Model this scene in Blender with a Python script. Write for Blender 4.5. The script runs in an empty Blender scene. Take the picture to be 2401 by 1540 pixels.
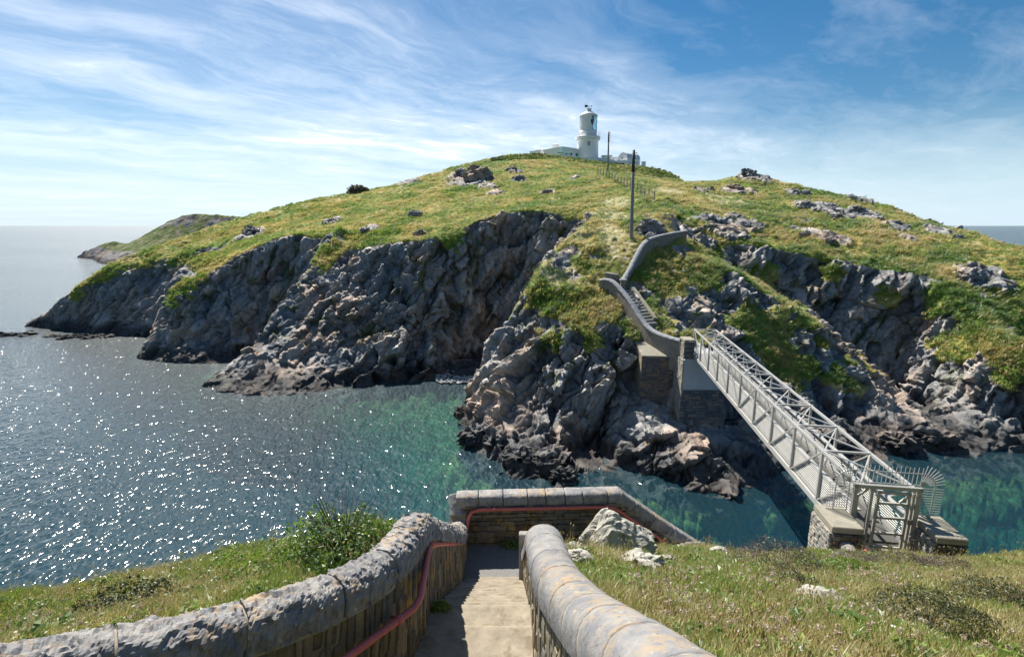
import bpy, bmesh, math, random
import numpy as np
from mathutils import Vector, Matrix, Euler

random.seed(7)
RNG = np.random.default_rng(7)
scene = bpy.context.scene
C = scene.collection
R = math.radians

# ------------------------------------------------------------------ camera
CAM_Z = 17.5                      # eye height above the sea
FPX = 1150.0                      # focal length in units of a 2401 px wide frame
CU, CV = 1200.5, 770.0
PITCH = math.atan(241.0 / FPX)
CP, SP = math.cos(PITCH), math.sin(PITCH)
cam_data = bpy.data.cameras.new('camera')
cam = bpy.data.objects.new('camera', cam_data)
C.objects.link(cam)
cam.location = (0, 0, CAM_Z)
cam.rotation_euler = (math.pi / 2 - PITCH, 0, 0)
cam_data.sensor_width = 36.0
cam_data.lens = 36.0 * FPX / 2401.0
cam_data.clip_start = 0.05
cam_data.clip_end = 60000
scene.camera = cam

# ------------------------------------------------------------------ sun, sky, exposure
SUN_AZ, SUN_EL = R(-31.0), R(50.0)
sun_dir = Vector((math.sin(SUN_AZ) * math.cos(SUN_EL), math.cos(SUN_AZ) * math.cos(SUN_EL), math.sin(SUN_EL)))
sl = bpy.data.lights.new('sun', 'SUN')
sl.energy = 3.9
sl.angle = R(0.53)
sl.color = (1.0, 0.94, 0.84)
so = bpy.data.objects.new('sun', sl)
C.objects.link(so)
so.rotation_euler = (-sun_dir).to_track_quat('-Z', 'Y').to_euler()
so.location = (-20, 30, 60)

scene.view_settings.view_transform = 'Standard'
scene.view_settings.look = 'None'
scene.view_settings.exposure = 1.17
scene.view_settings.gamma = 1.0
scene.view_settings.use_curve_mapping = False
try:
    scene.cycles.use_denoising = True
    scene.cycles.denoiser = 'OPENIMAGEDENOISE'
    scene.cycles.sample_clamp_indirect = 4.0
    scene.cycles.sample_clamp_direct = 0.0
    scene.cycles.max_bounces = 6
    scene.cycles.transparent_max_bounces = 12
    scene.cycles.caustics_reflective = False
    scene.cycles.caustics_refractive = False
except Exception:
    pass


# ------------------------------------------------------------------ node helpers
def nd(nt, kind, ins=None, **props):
    n = nt.nodes.new(kind)
    for k, v in props.items():
        setattr(n, k, v)
    for k, v in (ins or {}).items():
        s = n.inputs[k]
        if isinstance(v, bpy.types.NodeSocket):
            nt.links.new(v, s)
        elif isinstance(v, bpy.types.Node):
            nt.links.new(v.outputs[0], s)
        else:
            s.default_value = v
    return n


def ma(nt, op, a, b=0.5, c=0.0, clamp=False):
    n = nd(nt, 'ShaderNodeMath', {0: a, 1: b, 2: c}, operation=op)
    n.use_clamp = clamp
    return n.outputs[0]


def c4(c):
    return (c[0], c[1], c[2], 1.0) if not isinstance(c, bpy.types.NodeSocket) else c


def mixc(nt, fac, a, b, blend='MIX'):
    n = nt.nodes.new('ShaderNodeMix')
    n.data_type = 'RGBA'
    n.blend_type = blend
    for i, v in ((0, fac), (6, c4(a)), (7, c4(b))):
        if isinstance(v, bpy.types.NodeSocket):
            nt.links.new(v, n.inputs[i])
        else:
            n.inputs[i].default_value = v
    return n.outputs[2]


def ramp(nt, fac, stops, interp='LINEAR'):
    n = nt.nodes.new('ShaderNodeValToRGB')
    n.color_ramp.interpolation = interp
    el = n.color_ramp.elements
    while len(el) < len(stops):
        el.new(0.5)
    for e, (p, c) in zip(el, stops):
        e.position = p
        e.color = (c, c, c, 1) if not hasattr(c, '__len__') else (c[0], c[1], c[2], 1)
    nt.links.new(fac, n.inputs[0])
    return n.outputs[0]


def noise(nt, vec, scale, detail=4.0, rough=0.55, dist=0.0):
    return nd(nt, 'ShaderNodeTexNoise', {'Vector': vec, 'Scale': scale, 'Detail': detail, 'Roughness': rough, 'Distortion': dist}).outputs[0]


def voro(nt, vec, scale, feature='F1', out=0, rnd=1.0):
    return nd(nt, 'ShaderNodeTexVoronoi', {'Vector': vec, 'Scale': scale, 'Randomness': rnd}, feature=feature).outputs[out]


def mapping(nt, vec, scale=(1, 1, 1), rot=(0, 0, 0), loc=(0, 0, 0)):
    return nd(nt, 'ShaderNodeMapping', {'Vector': vec, 'Location': loc, 'Rotation': rot, 'Scale': scale}).outputs[0]


def bump(nt, height, strength=0.5, dist=0.1, normal=None):
    i = {'Height': height, 'Strength': strength, 'Distance': dist}
    if normal is not None:
        i['Normal'] = normal
    return nd(nt, 'ShaderNodeBump', i).outputs[0]


MATS = {}


def new_mat(name):
    m = bpy.data.materials.new(name)
    m.use_nodes = True
    nt = m.node_tree
    nt.nodes.clear()
    MATS[name] = m
    return m, nt


def finish(nt, col, rough=0.8, normal=None, metal=0.0, spec=0.5, **extra):
    i = {'Base Color': c4(col), 'Roughness': rough, 'Metallic': metal, 'Specular IOR Level': spec}
    if normal is not None:
        i['Normal'] = normal
    i.update(extra)
    b = nd(nt, 'ShaderNodeBsdfPrincipled', i)
    o = nt.nodes.new('ShaderNodeOutputMaterial')
    nt.links.new(b.outputs[0], o.inputs[0])
    return b


def geo_pos(nt):
    return nt.nodes.new('ShaderNodeNewGeometry').outputs['Position']


# ------------------------------------------------------------------ world: Nishita sky with high thin cirrus
world = bpy.data.worlds.new('World')
scene.world = world
world.use_nodes = True
wt = world.node_tree
wt.nodes.clear()
tc = nd(wt, 'ShaderNodeTexCoord')
sep = nd(wt, 'ShaderNodeSeparateXYZ', {0: tc.outputs['Generated']})
sky = nd(wt, 'ShaderNodeTexSky', sky_type='NISHITA')
sky.sun_disc = False
sky.sun_elevation = SUN_EL
sky.sun_rotation = SUN_AZ
sky.altitude = 20
sky.air_density = 1.0
sky.dust_density = 0.2
sky.ozone_density = 3.0
hs = nd(wt, 'ShaderNodeHueSaturation', {'Hue': 0.495, 'Saturation': 1.34, 'Value': 0.40, 'Color': sky.outputs[0]})
# sea air: the lowest degrees of sky go to a pale even blue
air = nd(wt, 'ShaderNodeMapRange', {0: sep.outputs[2], 1: 0.0, 2: 0.20, 3: 0.85, 4: 0.0}, interpolation_type='SMOOTHSTEP').outputs[0]
clear = mixc(wt, air, hs.outputs[0], (3.0, 3.85, 4.5))
zc = ma(wt, 'ADD', ma(wt, 'MAXIMUM', sep.outputs[2], 0.0), 0.09)
px = ma(wt, 'DIVIDE', sep.outputs[0], zc)
py = ma(wt, 'DIVIDE', sep.outputs[1], zc)
plane = nd(wt, 'ShaderNodeCombineXYZ', {0: px, 1: py, 2: 0.0}).outputs[0]
# rotate so that x runs along the streaks (they run off to azimuth 49 degrees)
al = mapping(wt, plane, rot=(0, 0, R(-41)))


def warped(vec, scale, amount, seed):
    w_ = nd(wt, 'ShaderNodeTexNoise', {'Vector': mapping(wt, vec, loc=(seed, seed * 0.7, 0)), 'Scale': scale, 'Detail': 4.0, 'Roughness': 0.55})
    d_ = nd(wt, 'ShaderNodeVectorMath', {0: w_.outputs[1], 1: (0.5, 0.5, 0.5)}, operation='SUBTRACT').outputs[0]
    d_ = nd(wt, 'ShaderNodeVectorMath', {0: d_, 'Scale': amount}, operation='SCALE').outputs[0]
    return nd(wt, 'ShaderNodeVectorMath', {0: vec, 1: d_}, operation='ADD').outputs[0]


al2 = warped(al, 0.35, 1.6, 2.0)
fine = noise(wt, mapping(wt, warped(al2, 1.3, 0.5, 7.0), scale=(0.42, 1.25, 1)), 1.15, 10.0, 0.62)
wisp = noise(wt, mapping(wt, warped(al2, 2.2, 0.45, 4.0), scale=(0.8, 1.9, 1), rot=(0, 0, 0.25), loc=(5, 2, 0)), 2.0, 9.0, 0.66)
broad = noise(wt, mapping(wt, al2, scale=(0.22, 0.5, 1), loc=(3.1, 1.7, 0)), 0.8, 3.0, 0.5)
sa = nd(wt, 'ShaderNodeSeparateXYZ', {0: al}).outputs
# the cirrus bank lies to the left of the line of sight and thins out to the right
bank = nd(wt, 'ShaderNodeMapRange', {0: sa[1], 1: -0.3, 2: 3.8, 3: 0.0, 4: 1.0}, interpolation_type='SMOOTHSTEP').outputs[0]
dens = ma(wt, 'ADD', ma(wt, 'ADD', ma(wt, 'MULTIPLY', fine, 0.62), ma(wt, 'MULTIPLY', wisp, 0.30)), ma(wt, 'MULTIPLY', broad, 0.35))
dens = ma(wt, 'ADD', dens, ma(wt, 'MULTIPLY', bank, 0.30))
cl = ramp(wt, dens, [(0.62, 0.0), (0.80, 0.18), (0.96, 0.52), (1.12, 0.8)])
cloudcol = mixc(wt, 1.0, (5.4, 5.65, 6.0), (1, 1, 1), 'MULTIPLY')
lowthin = nd(wt, 'ShaderNodeMapRange', {0: sep.outputs[2], 1: 0.0, 2: 0.14, 3: 0.15, 4: 1.0}).outputs[0]
skyc = mixc(wt, ma(wt, 'MULTIPLY', cl, lowthin), clear, cloudcol)
bg = nd(wt, 'ShaderNodeBackground', {'Color': skyc, 'Strength': 0.106})
wo = nd(wt, 'ShaderNodeOutputWorld', {'Surface': bg.outputs[0]})


# ------------------------------------------------------------------ pixel rays, used to survey the place from the photograph
def ray(u, v):
    x = (u - CU) / FPX
    y = (v - CV) / FPX
    return (x, CP - y * SP, -SP - y * CP)


def P(u, v, Y):
    r = ray(u, v)
    k = Y / r[1]
    return (r[0] * k, Y, CAM_Z + r[2] * k)


def PZ(u, v, z=0.0):
    r = ray(u, v)
    k = (z - CAM_Z) / r[2]
    return (r[0] * k, r[1] * k, z)


# ------------------------------------------------------------------ object helpers
ORIGIN = {}


def tag(o, label=None, cat=None, group=None, kind=None):
    if label:
        o['label'] = label
    if cat:
        o['category'] = cat
    if group:
        o['group'] = group
    if kind:
        o['kind'] = kind
    return o


def thing(name, label, cat, loc=(0, 0, 0), group=None):
    o = bpy.data.objects.new(name, None)
    o.empty_display_size = 0.2
    C.objects.link(o)
    o.location = loc
    ORIGIN[o.name] = Vector(loc)
    return tag(o, label, cat, group, 'thing')


def link(name, me, parent=None, mat=None):
    o = bpy.data.objects.new(name, me)
    C.objects.link(o)
    if mat is not None and len(me.materials) == 0:
        me.materials.append(MATS[mat] if isinstance(mat, str) else mat)
    if parent is not None:
        o.parent = parent
        ORIGIN[o.name] = ORIGIN[parent.name]
    else:
        ORIGIN[o.name] = Vector((0, 0, 0))
    return o


def mesh_np(name, verts, faces, smooth=False):
    """verts (n,3) float array, faces (m,3|4) int array"""
    me = bpy.data.meshes.new(name)
    v = np.asarray(verts, dtype=np.float32)
    f = np.asarray(faces, dtype=np.int32)
    me.vertices.add(len(v))
    me.vertices.foreach_set('co', v.ravel())
    k = f.shape[1]
    me.loops.add(f.size)
    me.loops.foreach_set('vertex_index', f.ravel())
    me.polygons.add(len(f))
    me.polygons.foreach_set('loop_start', np.arange(0, f.size, k, dtype=np.int32))
    me.polygons.foreach_set('loop_total', np.full(len(f), k, dtype=np.int32))
    if smooth:
        me.polygons.foreach_set('use_smooth', np.ones(len(f), dtype=bool))
    me.update(calc_edges=True)
    return me


def fattr(me, name, arr):
    a = me.attributes.new(name, 'FLOAT', 'POINT')
    a.data.foreach_set('value', np.asarray(arr, dtype=np.float32))


class MB:
    """collects simple shapes into one mesh (world coordinates)"""

    def __init__(self):
        self.v = []
        self.f = []

    def add(self, verts, faces):
        b = len(self.v)
        self.v += [tuple(p) for p in verts]
        self.f += [tuple(i + b for i in f) for f in faces]
        return self

    def hexa(self, lo, hi):
        """lo, hi: four corner points each, counter-clockwise from above"""
        return self.add(list(lo) + list(hi), [(3, 2, 1, 0), (4, 5, 6, 7), (0, 1, 5, 4), (1, 2, 6, 5), (2, 3, 7, 6), (3, 0, 4, 7)])

    def box(self, c, s, ax=(1, 0, 0), up=(0, 0, 1)):
        c = Vector(c)
        x = Vector(ax).normalized()
        z = Vector(up).normalized()
        y = z.cross(x).normalized()
        z = x.cross(y).normalized()
        x, y, z = x * s[0] / 2, y * s[1] / 2, z * s[2] / 2
        lo = [c - x - y - z, c + x - y - z, c + x + y - z, c - x + y - z]
        hi = [c - x - y + z, c + x - y + z, c + x + y + z, c - x + y + z]
        return self.hexa(lo, hi)

    def bar(self, a, b, w, h=None, up=(0, 0, 1)):
        a, b = Vector(a), Vector(b)
        d = b - a
        u = Vector(up)
        if abs(d.normalized().dot(u)) > 0.98:
            u = Vector((1, 0, 0))
        return self.box((a + b) / 2, (d.length, w, h or w), d, u - d.normalized() * d.normalized().dot(u))

    def tube(self, pts, r, n=8, cap=True):
        pts = [Vector(p) for p in pts]
        m = len(pts)
        rs = r if hasattr(r, '__len__') else [r] * m
        prev = None
        rings = []
        for i, p in enumerate(pts):
            t = (pts[min(i + 1, m - 1)] - pts[max(i - 1, 0)]).normalized()
            if prev is None:
                a = Vector((0, 0, 1)) if abs(t.z) < 0.9 else Vector((1, 0, 0))
                nrm = (a - t * a.dot(t)).normalized()
            else:
                nrm = (prev - t * prev.dot(t)).normalized()
            prev = nrm
            bn = t.cross(nrm)
            rings.append([p + (nrm * math.cos(2 * math.pi * k / n) + bn * math.sin(2 * math.pi * k / n)) * rs[i] for k in range(n)])
        v = [q for rg in rings for q in rg]
        f = []
        for i in range(m - 1):
            for k in range(n):
                f.append((i * n + k, i * n + (k + 1) % n, (i + 1) * n + (k + 1) % n, (i + 1) * n + k))
        if cap:
            f.append(tuple(range(n - 1, -1, -1)))
            f.append(tuple(range((m - 1) * n, m * n)))
        return self.add(v, f)

    def lathe(self, c, prof, n=32, a0=0.0, a1=2 * math.pi):
        """prof: list of (radius, z)"""
        full = abs(a1 - a0 - 2 * math.pi) < 1e-6
        k = n if full else n + 1
        v = []
        for r_, z_ in prof:
            for i in range(k):
                a = a0 + (a1 - a0) * i / n
                v.append((c[0] + r_ * math.cos(a), c[1] + r_ * math.sin(a), c[2] + z_))
        f = []
        for j in range(len(prof) - 1):
            for i in range(n):
                i2 = (i + 1) % k
                f.append((j * k + i, j * k + i2, (j + 1) * k + i2, (j + 1) * k + i))
        if full:
            if prof[-1][0] > 1e-6:
                f.append(tuple(range((len(prof) - 1) * k, len(prof) * k)))
            if prof[0][0] > 1e-6:
                f.append(tuple(range(k - 1, -1, -1)))
        return self.add(v, f)

    def build(self, name, mat, parent=None, smooth=False, bevel=0.0):
        me = bpy.data.meshes.new(name)
        o0 = ORIGIN[parent.name] if parent is not None else Vector((0, 0, 0))
        me.from_pydata([(p[0] - o0[0], p[1] - o0[1], p[2] - o0[2]) for p in self.v], [], self.f)
        me.update()
        if bevel > 0:
            bm = bmesh.new()
            bm.from_mesh(me)
            bmesh.ops.bevel(bm, geom=list(bm.edges), offset=bevel, segments=1, affect='EDGES', clamp_overlap=True)
            bm.to_mesh(me)
            bm.free()
        if smooth:
            me.polygons.foreach_set('use_smooth', np.ones(len(me.polygons), dtype=bool))
        return link(name, me, parent, mat)


def copy_tree(root):
    r = root.copy()
    C.objects.link(r)
    ORIGIN[r.name] = Vector(r.location)
    for ch in list(root.children):
        c = ch.copy()
        C.objects.link(c)
        c.parent = r
        for g in list(ch.children):
            d = g.copy()
            C.objects.link(d)
            d.parent = c
    return r


# ------------------------------------------------------------------ numpy noise
def _h(ix, iy, iz, s):
    n = (ix.astype(np.int64) * 374761393 + iy.astype(np.int64) * 668265263 + iz.astype(np.int64) * 2147483647 + s * 1274126177) & 0xFFFFFFFF
    n = ((n ^ (n >> 13)) * 1274126177) & 0xFFFFFFFF
    n = n ^ (n >> 16)
    n = (n * 2246822519) & 0xFFFFFFFF
    n = n ^ (n >> 13)
    return (n & 0xFFFFFF).astype(np.float32) / np.float32(0xFFFFFF)


def vnoise(p, seed=0):
    """smooth value noise in -1..1, p (n,3)"""
    i = np.floor(p)
    f = (p - i).astype(np.float32)
    i = i.astype(np.int64)
    f = f * f * f * (f * (f * 6 - 15) + 10)
    out = 0
    for dx in (0, 1):
        wx = f[:, 0] if dx else 1 - f[:, 0]
        for dy in (0, 1):
            wy = f[:, 1] if dy else 1 - f[:, 1]
            for dz in (0, 1):
                wz = f[:, 2] if dz else 1 - f[:, 2]
                out = out + wx * wy * wz * _h(i[:, 0] + dx, i[:, 1] + dy, i[:, 2] + dz, seed)
    return out * 2 - 1


def fbm(p, octv=4, seed=0, gain=0.5):
    s, a, t = 0, 1.0, 0
    q = np.asarray(p, dtype=np.float64)
    for k in range(octv):
        s = s + a * vnoise(q, seed + k * 17)
        t += a
        a *= gain
        q = q * 2.03 + 11.3
    return s / t


def blocks(p, seed=0, tilt=0.6):
    """fractured rock: (offset per block with its own tilted face, distance to nearest crack)"""
    p = np.asarray(p, dtype=np.float32)
    b = np.floor(p).astype(np.int64)
    n = len(p)
    f1 = np.full(n, 9.0, np.float32)
    f2 = np.full(n, 9.0, np.float32)
    val = np.zeros(n, np.float32)
    for dx in (-1, 0, 1):
        for dy in (-1, 0, 1):
            for dz in (-1, 0, 1):
                cx, cy, cz = b[:, 0] + dx, b[:, 1] + dy, b[:, 2] + dz
                ox = cx + _h(cx, cy, cz, seed) - p[:, 0]
                oy = cy + _h(cx, cy, cz, seed + 1) - p[:, 1]
                oz = cz + _h(cx, cy, cz, seed + 2) - p[:, 2]
                d = ox * ox + oy * oy + oz * oz
                hv = _h(cx, cy, cz, seed + 3)
                t1 = _h(cx, cy, cz, seed + 4) - 0.5
                t2 = _h(cx, cy, cz, seed + 5) - 0.5
                t3 = _h(cx, cy, cz, seed + 6) - 0.5
                v = hv - 0.5 + tilt * 2 * (ox * t1 + oy * t2 + oz * t3)
                near = d < f1
                f2 = np.where(near, f1, np.minimum(f2, d))
                val = np.where(near, v, val)
                f1 = np.where(near, d, f1)
    return val, np.sqrt(f2) - np.sqrt(f1)


def sstep(a, b, x):
    t = np.clip((x - a) / (b - a), 0, 1)
    return t * t * (3 - 2 * t)


# ------------------------------------------------------------------ terrain solver
def in_poly(x, y, poly):
    c = np.zeros(x.shape, bool)
    n = len(poly)
    for i in range(n):
        x0, y0 = poly[i][:2]
        x1, y1 = poly[(i + 1) % n][:2]
        if y0 == y1:
            continue
        k = ((y0 > y) != (y1 > y)) & (x < (x1 - x0) * (y - y0) / (y1 - y0) + x0)
        c ^= k
    return c


def resample(line, step):
    out = []
    for a, b in zip(line[:-1], line[1:]):
        a, b = np.array(a, float), np.array(b, float)
        k = max(1, int(np.linalg.norm((b - a)[:2]) / step))
        for i in range(k):
            out.append(a + (b - a) * i / k)
    out.append(np.array(line[-1], float))
    return np.array(out)


class Terrain:
    def __init__(self, x0, x1, y0, y1, res, levels, lines, poly=None, sea=-7.0, off=9.0, iters=260, smooth=2):
        self.x0, self.y0, self.res = x0, y0, res
        H = None
        for lv in levels:
            r = res * lv
            nx, ny = int((x1 - x0) / r) + 1, int((y1 - y0) / r) + 1
            S = np.zeros((ny, nx))
            W = np.zeros((ny, nx))
            for ln in lines:
                q = resample(ln, r * 0.7)
                ix = np.rint((q[:, 0] - x0) / r).astype(int)
                iy = np.rint((q[:, 1] - y0) / r).astype(int)
                k = (ix >= 0) & (ix < nx) & (iy >= 0) & (iy < ny)
                np.add.at(S, (iy[k], ix[k]), q[k, 2])
                np.add.at(W, (iy[k], ix[k]), 1)
            fix = W > 0
            val = np.where(fix, S / np.maximum(W, 1), 0)
            if poly is not None:
                gx, gy = np.meshgrid(x0 + np.arange(nx) * r, y0 + np.arange(ny) * r)
                ins = in_poly(gx, gy, poly)
                d = ins.copy()
                for k in range(int(off / r)):
                    e = d.copy()
                    e[1:] |= d[:-1]; e[:-1] |= d[1:]; e[:, 1:] |= d[:, :-1]; e[:, :-1] |= d[:, 1:]
                    d = e
                val = np.where(~d & ~fix, sea, val)
                fix = fix | ~d
            if H is None:
                H = np.full((ny, nx), val[fix].mean())
            else:
                yy = np.clip(np.arange(ny) / (ny - 1) * (H.shape[0] - 1), 0, H.shape[0] - 1.001)
                xx = np.clip(np.arange(nx) / (nx - 1) * (H.shape[1] - 1), 0, H.shape[1] - 1.001)
                a, b = yy.astype(int), xx.astype(int)
                fy, fx = (yy - a)[:, None], (xx - b)[None, :]
                H = (H[a][:, b] * (1 - fy) * (1 - fx) + H[a + 1][:, b] * fy * (1 - fx) + H[a][:, b + 1] * (1 - fy) * fx + H[a + 1][:, b + 1] * fy * fx)
            H[fix] = val[fix]
            for it in range(iters):
                G = np.pad(H, 1, mode='edge')
                H = 0.25 * (G[:-2, 1:-1] + G[2:, 1:-1] + G[1:-1, :-2] + G[1:-1, 2:])
                H[fix] = val[fix]
        for it in range(smooth):
            G = np.pad(H, 1, mode='edge')
            H = 0.5 * H + 0.125 * (G[:-2, 1:-1] + G[2:, 1:-1] + G[1:-1, :-2] + G[1:-1, 2:])
        self.H = H

    def h(self, x, y):
        x, y = np.asarray(x, float), np.asarray(y, float)
        gx = np.clip((x - self.x0) / self.res, 0, self.H.shape[1] - 1.001)
        gy = np.clip((y - self.y0) / self.res, 0, self.H.shape[0] - 1.001)
        i, j = gy.astype(int), gx.astype(int)
        fy, fx = gy - i, gx - j
        H = self.H
        return H[i, j] * (1 - fy) * (1 - fx) + H[i + 1, j] * fy * (1 - fx) + H[i, j + 1] * (1 - fy) * fx + H[i + 1, j + 1] * fy * fx

    def hit(self, u, v, ymin=None, ymax=200.0, step=0.1):
        r = ray(u, v)
        ys = np.arange(max(self.y0, ymin or self.y0), ymax, step)
        k = ys / r[1]
        z = CAM_Z + r[2] * k
        g = self.h(r[0] * k, ys)
        w = np.nonzero(z < g)[0]
        i = w[0] if len(w) else len(ys) - 1
        return Vector((r[0] * k[i], ys[i], g[i]))


def L(*pts):
    """survey line: (u, v, Y) seen at distance Y; (u, v) = on the waterline; (x, y, z, 0) = world"""
    out = []
    for p in pts:
        if len(p) == 2:
            out.append(PZ(*p))
        elif len(p) == 4:
            out.append(tuple(p[:3]))
        else:
            out.append(P(*p))
    return out


# ------------------------------------------------------------------ the island across the channel
coast = L((60, 765), (110, 770), (200, 778), (300, 788), (330, 790), (-56, 77, 0, 0), (-53.5, 72, 0, 0), (325, 835), (365, 848), (440, 853), (505, 855),
          (-35, 67.5, 0, 0), (-32.5, 69, 0, 0), (-31.5, 67, 0, 0), (-33, 62, 0, 0), (-34.6, 57, 0, 0), (475, 908), (520, 918), (590, 928), (660, 928), (760, 918), (860, 905), (960, 892),
          (1030, 882), (1075, 888), (1120, 897), (-2.2, 55, 0, 0), (-2.6, 50, 0, 0), (1112, 925), (1106, 965), (1098, 1000), (1080, 1030), (1105, 1055), (1150, 1075), (1190, 1105), (1240, 1118),
          (1290, 1140), (1335, 1138), (1345, 1092), (1368, 1048), (1395, 1050), (1440, 1075), (1480, 1103), (1540, 1126), (1620, 1140), (1700, 1150), (1780, 1152), (1850, 1138),
          (1895, 1098), (1980, 1074), (2100, 1068), (2220, 1065), (2300, 1062), (2401, 1060), (2600, 1055), (62, 44, 0, 0), (85, 70, 0, 0), (82, 115, 0, 0), (62, 160, 0, 0), (20, 188, 0, 0),
          (-30, 172, 0, 0), (-70, 138, 0, 0), (-96, 108, 0, 0), (-92, 92, 0, 0))
isl_lines = [
    coast + [coast[0]],
    # left skyline ridge up to the lighthouse brow
    L((60, 765), (100, 735, 85), (150, 697, 84.5), (200, 657, 85), (260, 618, 86.5), (330, 591, 88.5), (400, 567, 91), (480, 538, 95), (560, 511, 100), (640, 490, 104), (720, 470, 108), (830, 452, 113), (930, 436, 117), (1000, 411, 120), (1060, 393, 123), (1140, 372, 127), (1200, 362, 130), (1260, 360, 132.5), (1310, 367, 133.5), (1380, 376, 134.5), (1440, 383, 135), (1510, 391, 134), (1555, 398, 131), (1580, 411, 126), (1598, 430, 120), (1610, 441, 112)),
    L((5, 141, 35.2, 0), (12, 150, 35, 0), (30, 152, 34, 0), (38, 143, 33, 0)),
    L((43, 137, 24, 0), (52, 142, 20, 0), (62, 128, 17, 0), (70, 105, 15, 0), (66, 85, 14, 0)),
    # shallows in the cove and under the bridge
    L((-8, 53, -1.8, 0), (-7, 48, -2.2, 0), (-5.5, 43, -2.4, 0), (-4, 38, -2.6, 0)),
    L((4, 28.5, -2.6, 0), (12, 27.5, -2.4, 0), (20, 28.5, -2.4, 0), (32, 31, -2.2, 0)),
    # right skyline
    L((1614, 442, 106), (1642, 436, 101), (1700, 419, 97), (1740, 411, 95), (1770, 409, 94), (1800, 418, 93), (1820, 426, 92), (1900, 441, 88), (2000, 463, 82), (2100, 491, 75), (2200, 526, 68), (2280, 547, 62), (2401, 579, 54), (2560, 630, 46)),
    # cliff edge and face of the farthest headland
    L((130, 716, 84), (190, 680, 84), (240, 650, 84.3), (300, 622, 84.8), (380, 609, 85), (440, 598, 85.5), (490, 576, 86.5), (560, 556, 87.5), (620, 542, 87.5)),
    # middle headland
    L((325, 835), (345, 805, 66), (362, 765, 67), (372, 716, 68.3), (393, 667, 70.5), (430, 617, 74), (452, 601, 76), (500, 590, 78)),
    L((372, 716, 68.3), (400, 697, 68.3), (470, 652, 69.3), (560, 600, 70.6), (630, 562, 72), (700, 549, 73), (730, 566, 72.5)),
    L((352, 800, 65.0), (420, 805, 64.0), (500, 800, 64.5)),
    # big central headland: lit left crest, then the top of the face round the cove
    L((475, 908), (520, 864, 54.2), (570, 823, 55.6), (610, 776, 57.6), (650, 716, 60.3), (690, 661, 63), (735, 611, 66.5), (768, 562, 70), (800, 530, 73)),
    L((735, 611, 66.5), (800, 588, 68.5), (900, 577, 66.5), (1010, 562, 64.5), (1090, 532, 65.2), (1150, 507, 67.5), (1250, 491, 69.5), (1300, 498, 67.5)),
    L((640, 850, 54.2), (760, 830, 55.0), (880, 800, 56.6), (980, 770, 58.4), (1060, 740, 61)),
    L((690, 775, 57.6), (745, 700, 61.3), (800, 640, 64.8)),
    # cove back wall
    L((-8, 60, 0.5, 0), (-3, 63, 0.8, 0), (2, 61, 0.8, 0), (3, 57, 0.6, 0)),
    L((-4, 64.5, 7, 0), (2, 64.5, 8, 0), (6, 60.5, 9, 0)),
    # spur with the bridge: left skyline, top edge, foot of the cliff
    L((1106, 965), (1122, 882, 45.6), (1155, 806, 45.8), (1195, 736, 46.2), (1235, 671, 47.4), (1270, 623, 49), (1310, 573, 52), (1370, 521, 58), (1400, 482, 64)),
    L((1195, 736, 46.2), (1260, 758, 43.6), (1340, 768, 42.2), (1420, 768, 41.2), (1475, 785, 40.2)),
    L((1130, 1000, 37.8), (1200, 1000, 36.6), (1260, 985, 36.4), (1310, 1000, 36.0)),
    L((1240, 880, 40.2), (1320, 880, 39.3), (1370, 900, 38.4)),
    L((1395, 985, 36.2), (1430, 870, 38.6), (1470, 850, 39.3)),
    L((1312, 1080, 32.8), (1250, 1075, 33.2), (1180, 1060, 34.2)),
    # rock under the pier
    L((1500, 930, 38.4), (1560, 930, 38.2), (1590, 985, 36.4)),
    L((1593, 994, 36), (1690, 998, 36.2), (1760, 1000, 36.6), (1830, 1010, 36.8)),
    L((1470, 1000, 35.2), (1545, 1005, 34.6), (1640, 1018, 33.9), (1730, 1042, 33.4), (1800, 1065, 33.6)),
    L((1500, 1070, 32.9), (1600, 1085, 32.1), (1700, 1100, 31.7), (1790, 1108, 31.9)),
    # ground along the walls and steps
    L((1590, 834, 38.2), (1545, 822, 39), (1520, 815, 39.6), (1480, 752, 42), (1440, 702, 44.4), (1408, 682, 45.3)),
    L((1462, 671, 46), (1495, 637, 48.4), (1525, 592, 51), (1592, 558, 53.6)),
    L((1480, 556, 53), (1570, 522, 57.5), (1535, 471, 70), (1475, 432, 85), (1425, 405, 97)),
    # ridge of the spur running off to the right, gully behind it
    L((1592, 558, 53.6), (1610, 600, 51), (1660, 615, 50), (1700, 633, 49.3), (1760, 661, 48.5), (1830, 701, 47.5), (1900, 743, 46.5), (1950, 791, 45.6), (2000, 836, 45), (2060, 881, 44), (2120, 931, 43), (2170, 986, 41.7)),
    L((1690, 620, 53.6), (1800, 674, 53), (1900, 738, 52), (2000, 822, 50.5), (2100, 902, 48), (2180, 975, 43)),
    L((1740, 800, 42.5), (1800, 860, 41.5), (1900, 930, 40.6), (2000, 990, 39.4)),
    L((1650, 800, 39.8), (1720, 880, 38.8), (1800, 950, 38.0)),
    # right cliff
    L((1640, 584, 57.5), (1700, 567, 58.3), (1800, 584, 57.3), (1900, 604, 56.3), (2000, 620, 54.3), (2080, 638, 52.6), (2150, 640, 51.6), (2210, 668, 49.2), (2280, 726, 46), (2345, 780, 42.8), (2420, 800, 40)),
    L((1740, 640, 55), (1860, 700, 53.6), (1980, 780, 51.6), (2090, 860, 49)),
    L((2230, 880, 43.5), (2310, 950, 39.8), (2420, 980, 38.4)),
]
ISL = Terrain(-150, 115, 10, 205, 0.5, (8, 4, 2, 1), isl_lines, poly=coast, sea=-7.5, off=15.0, iters=240, smooth=2)


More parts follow.
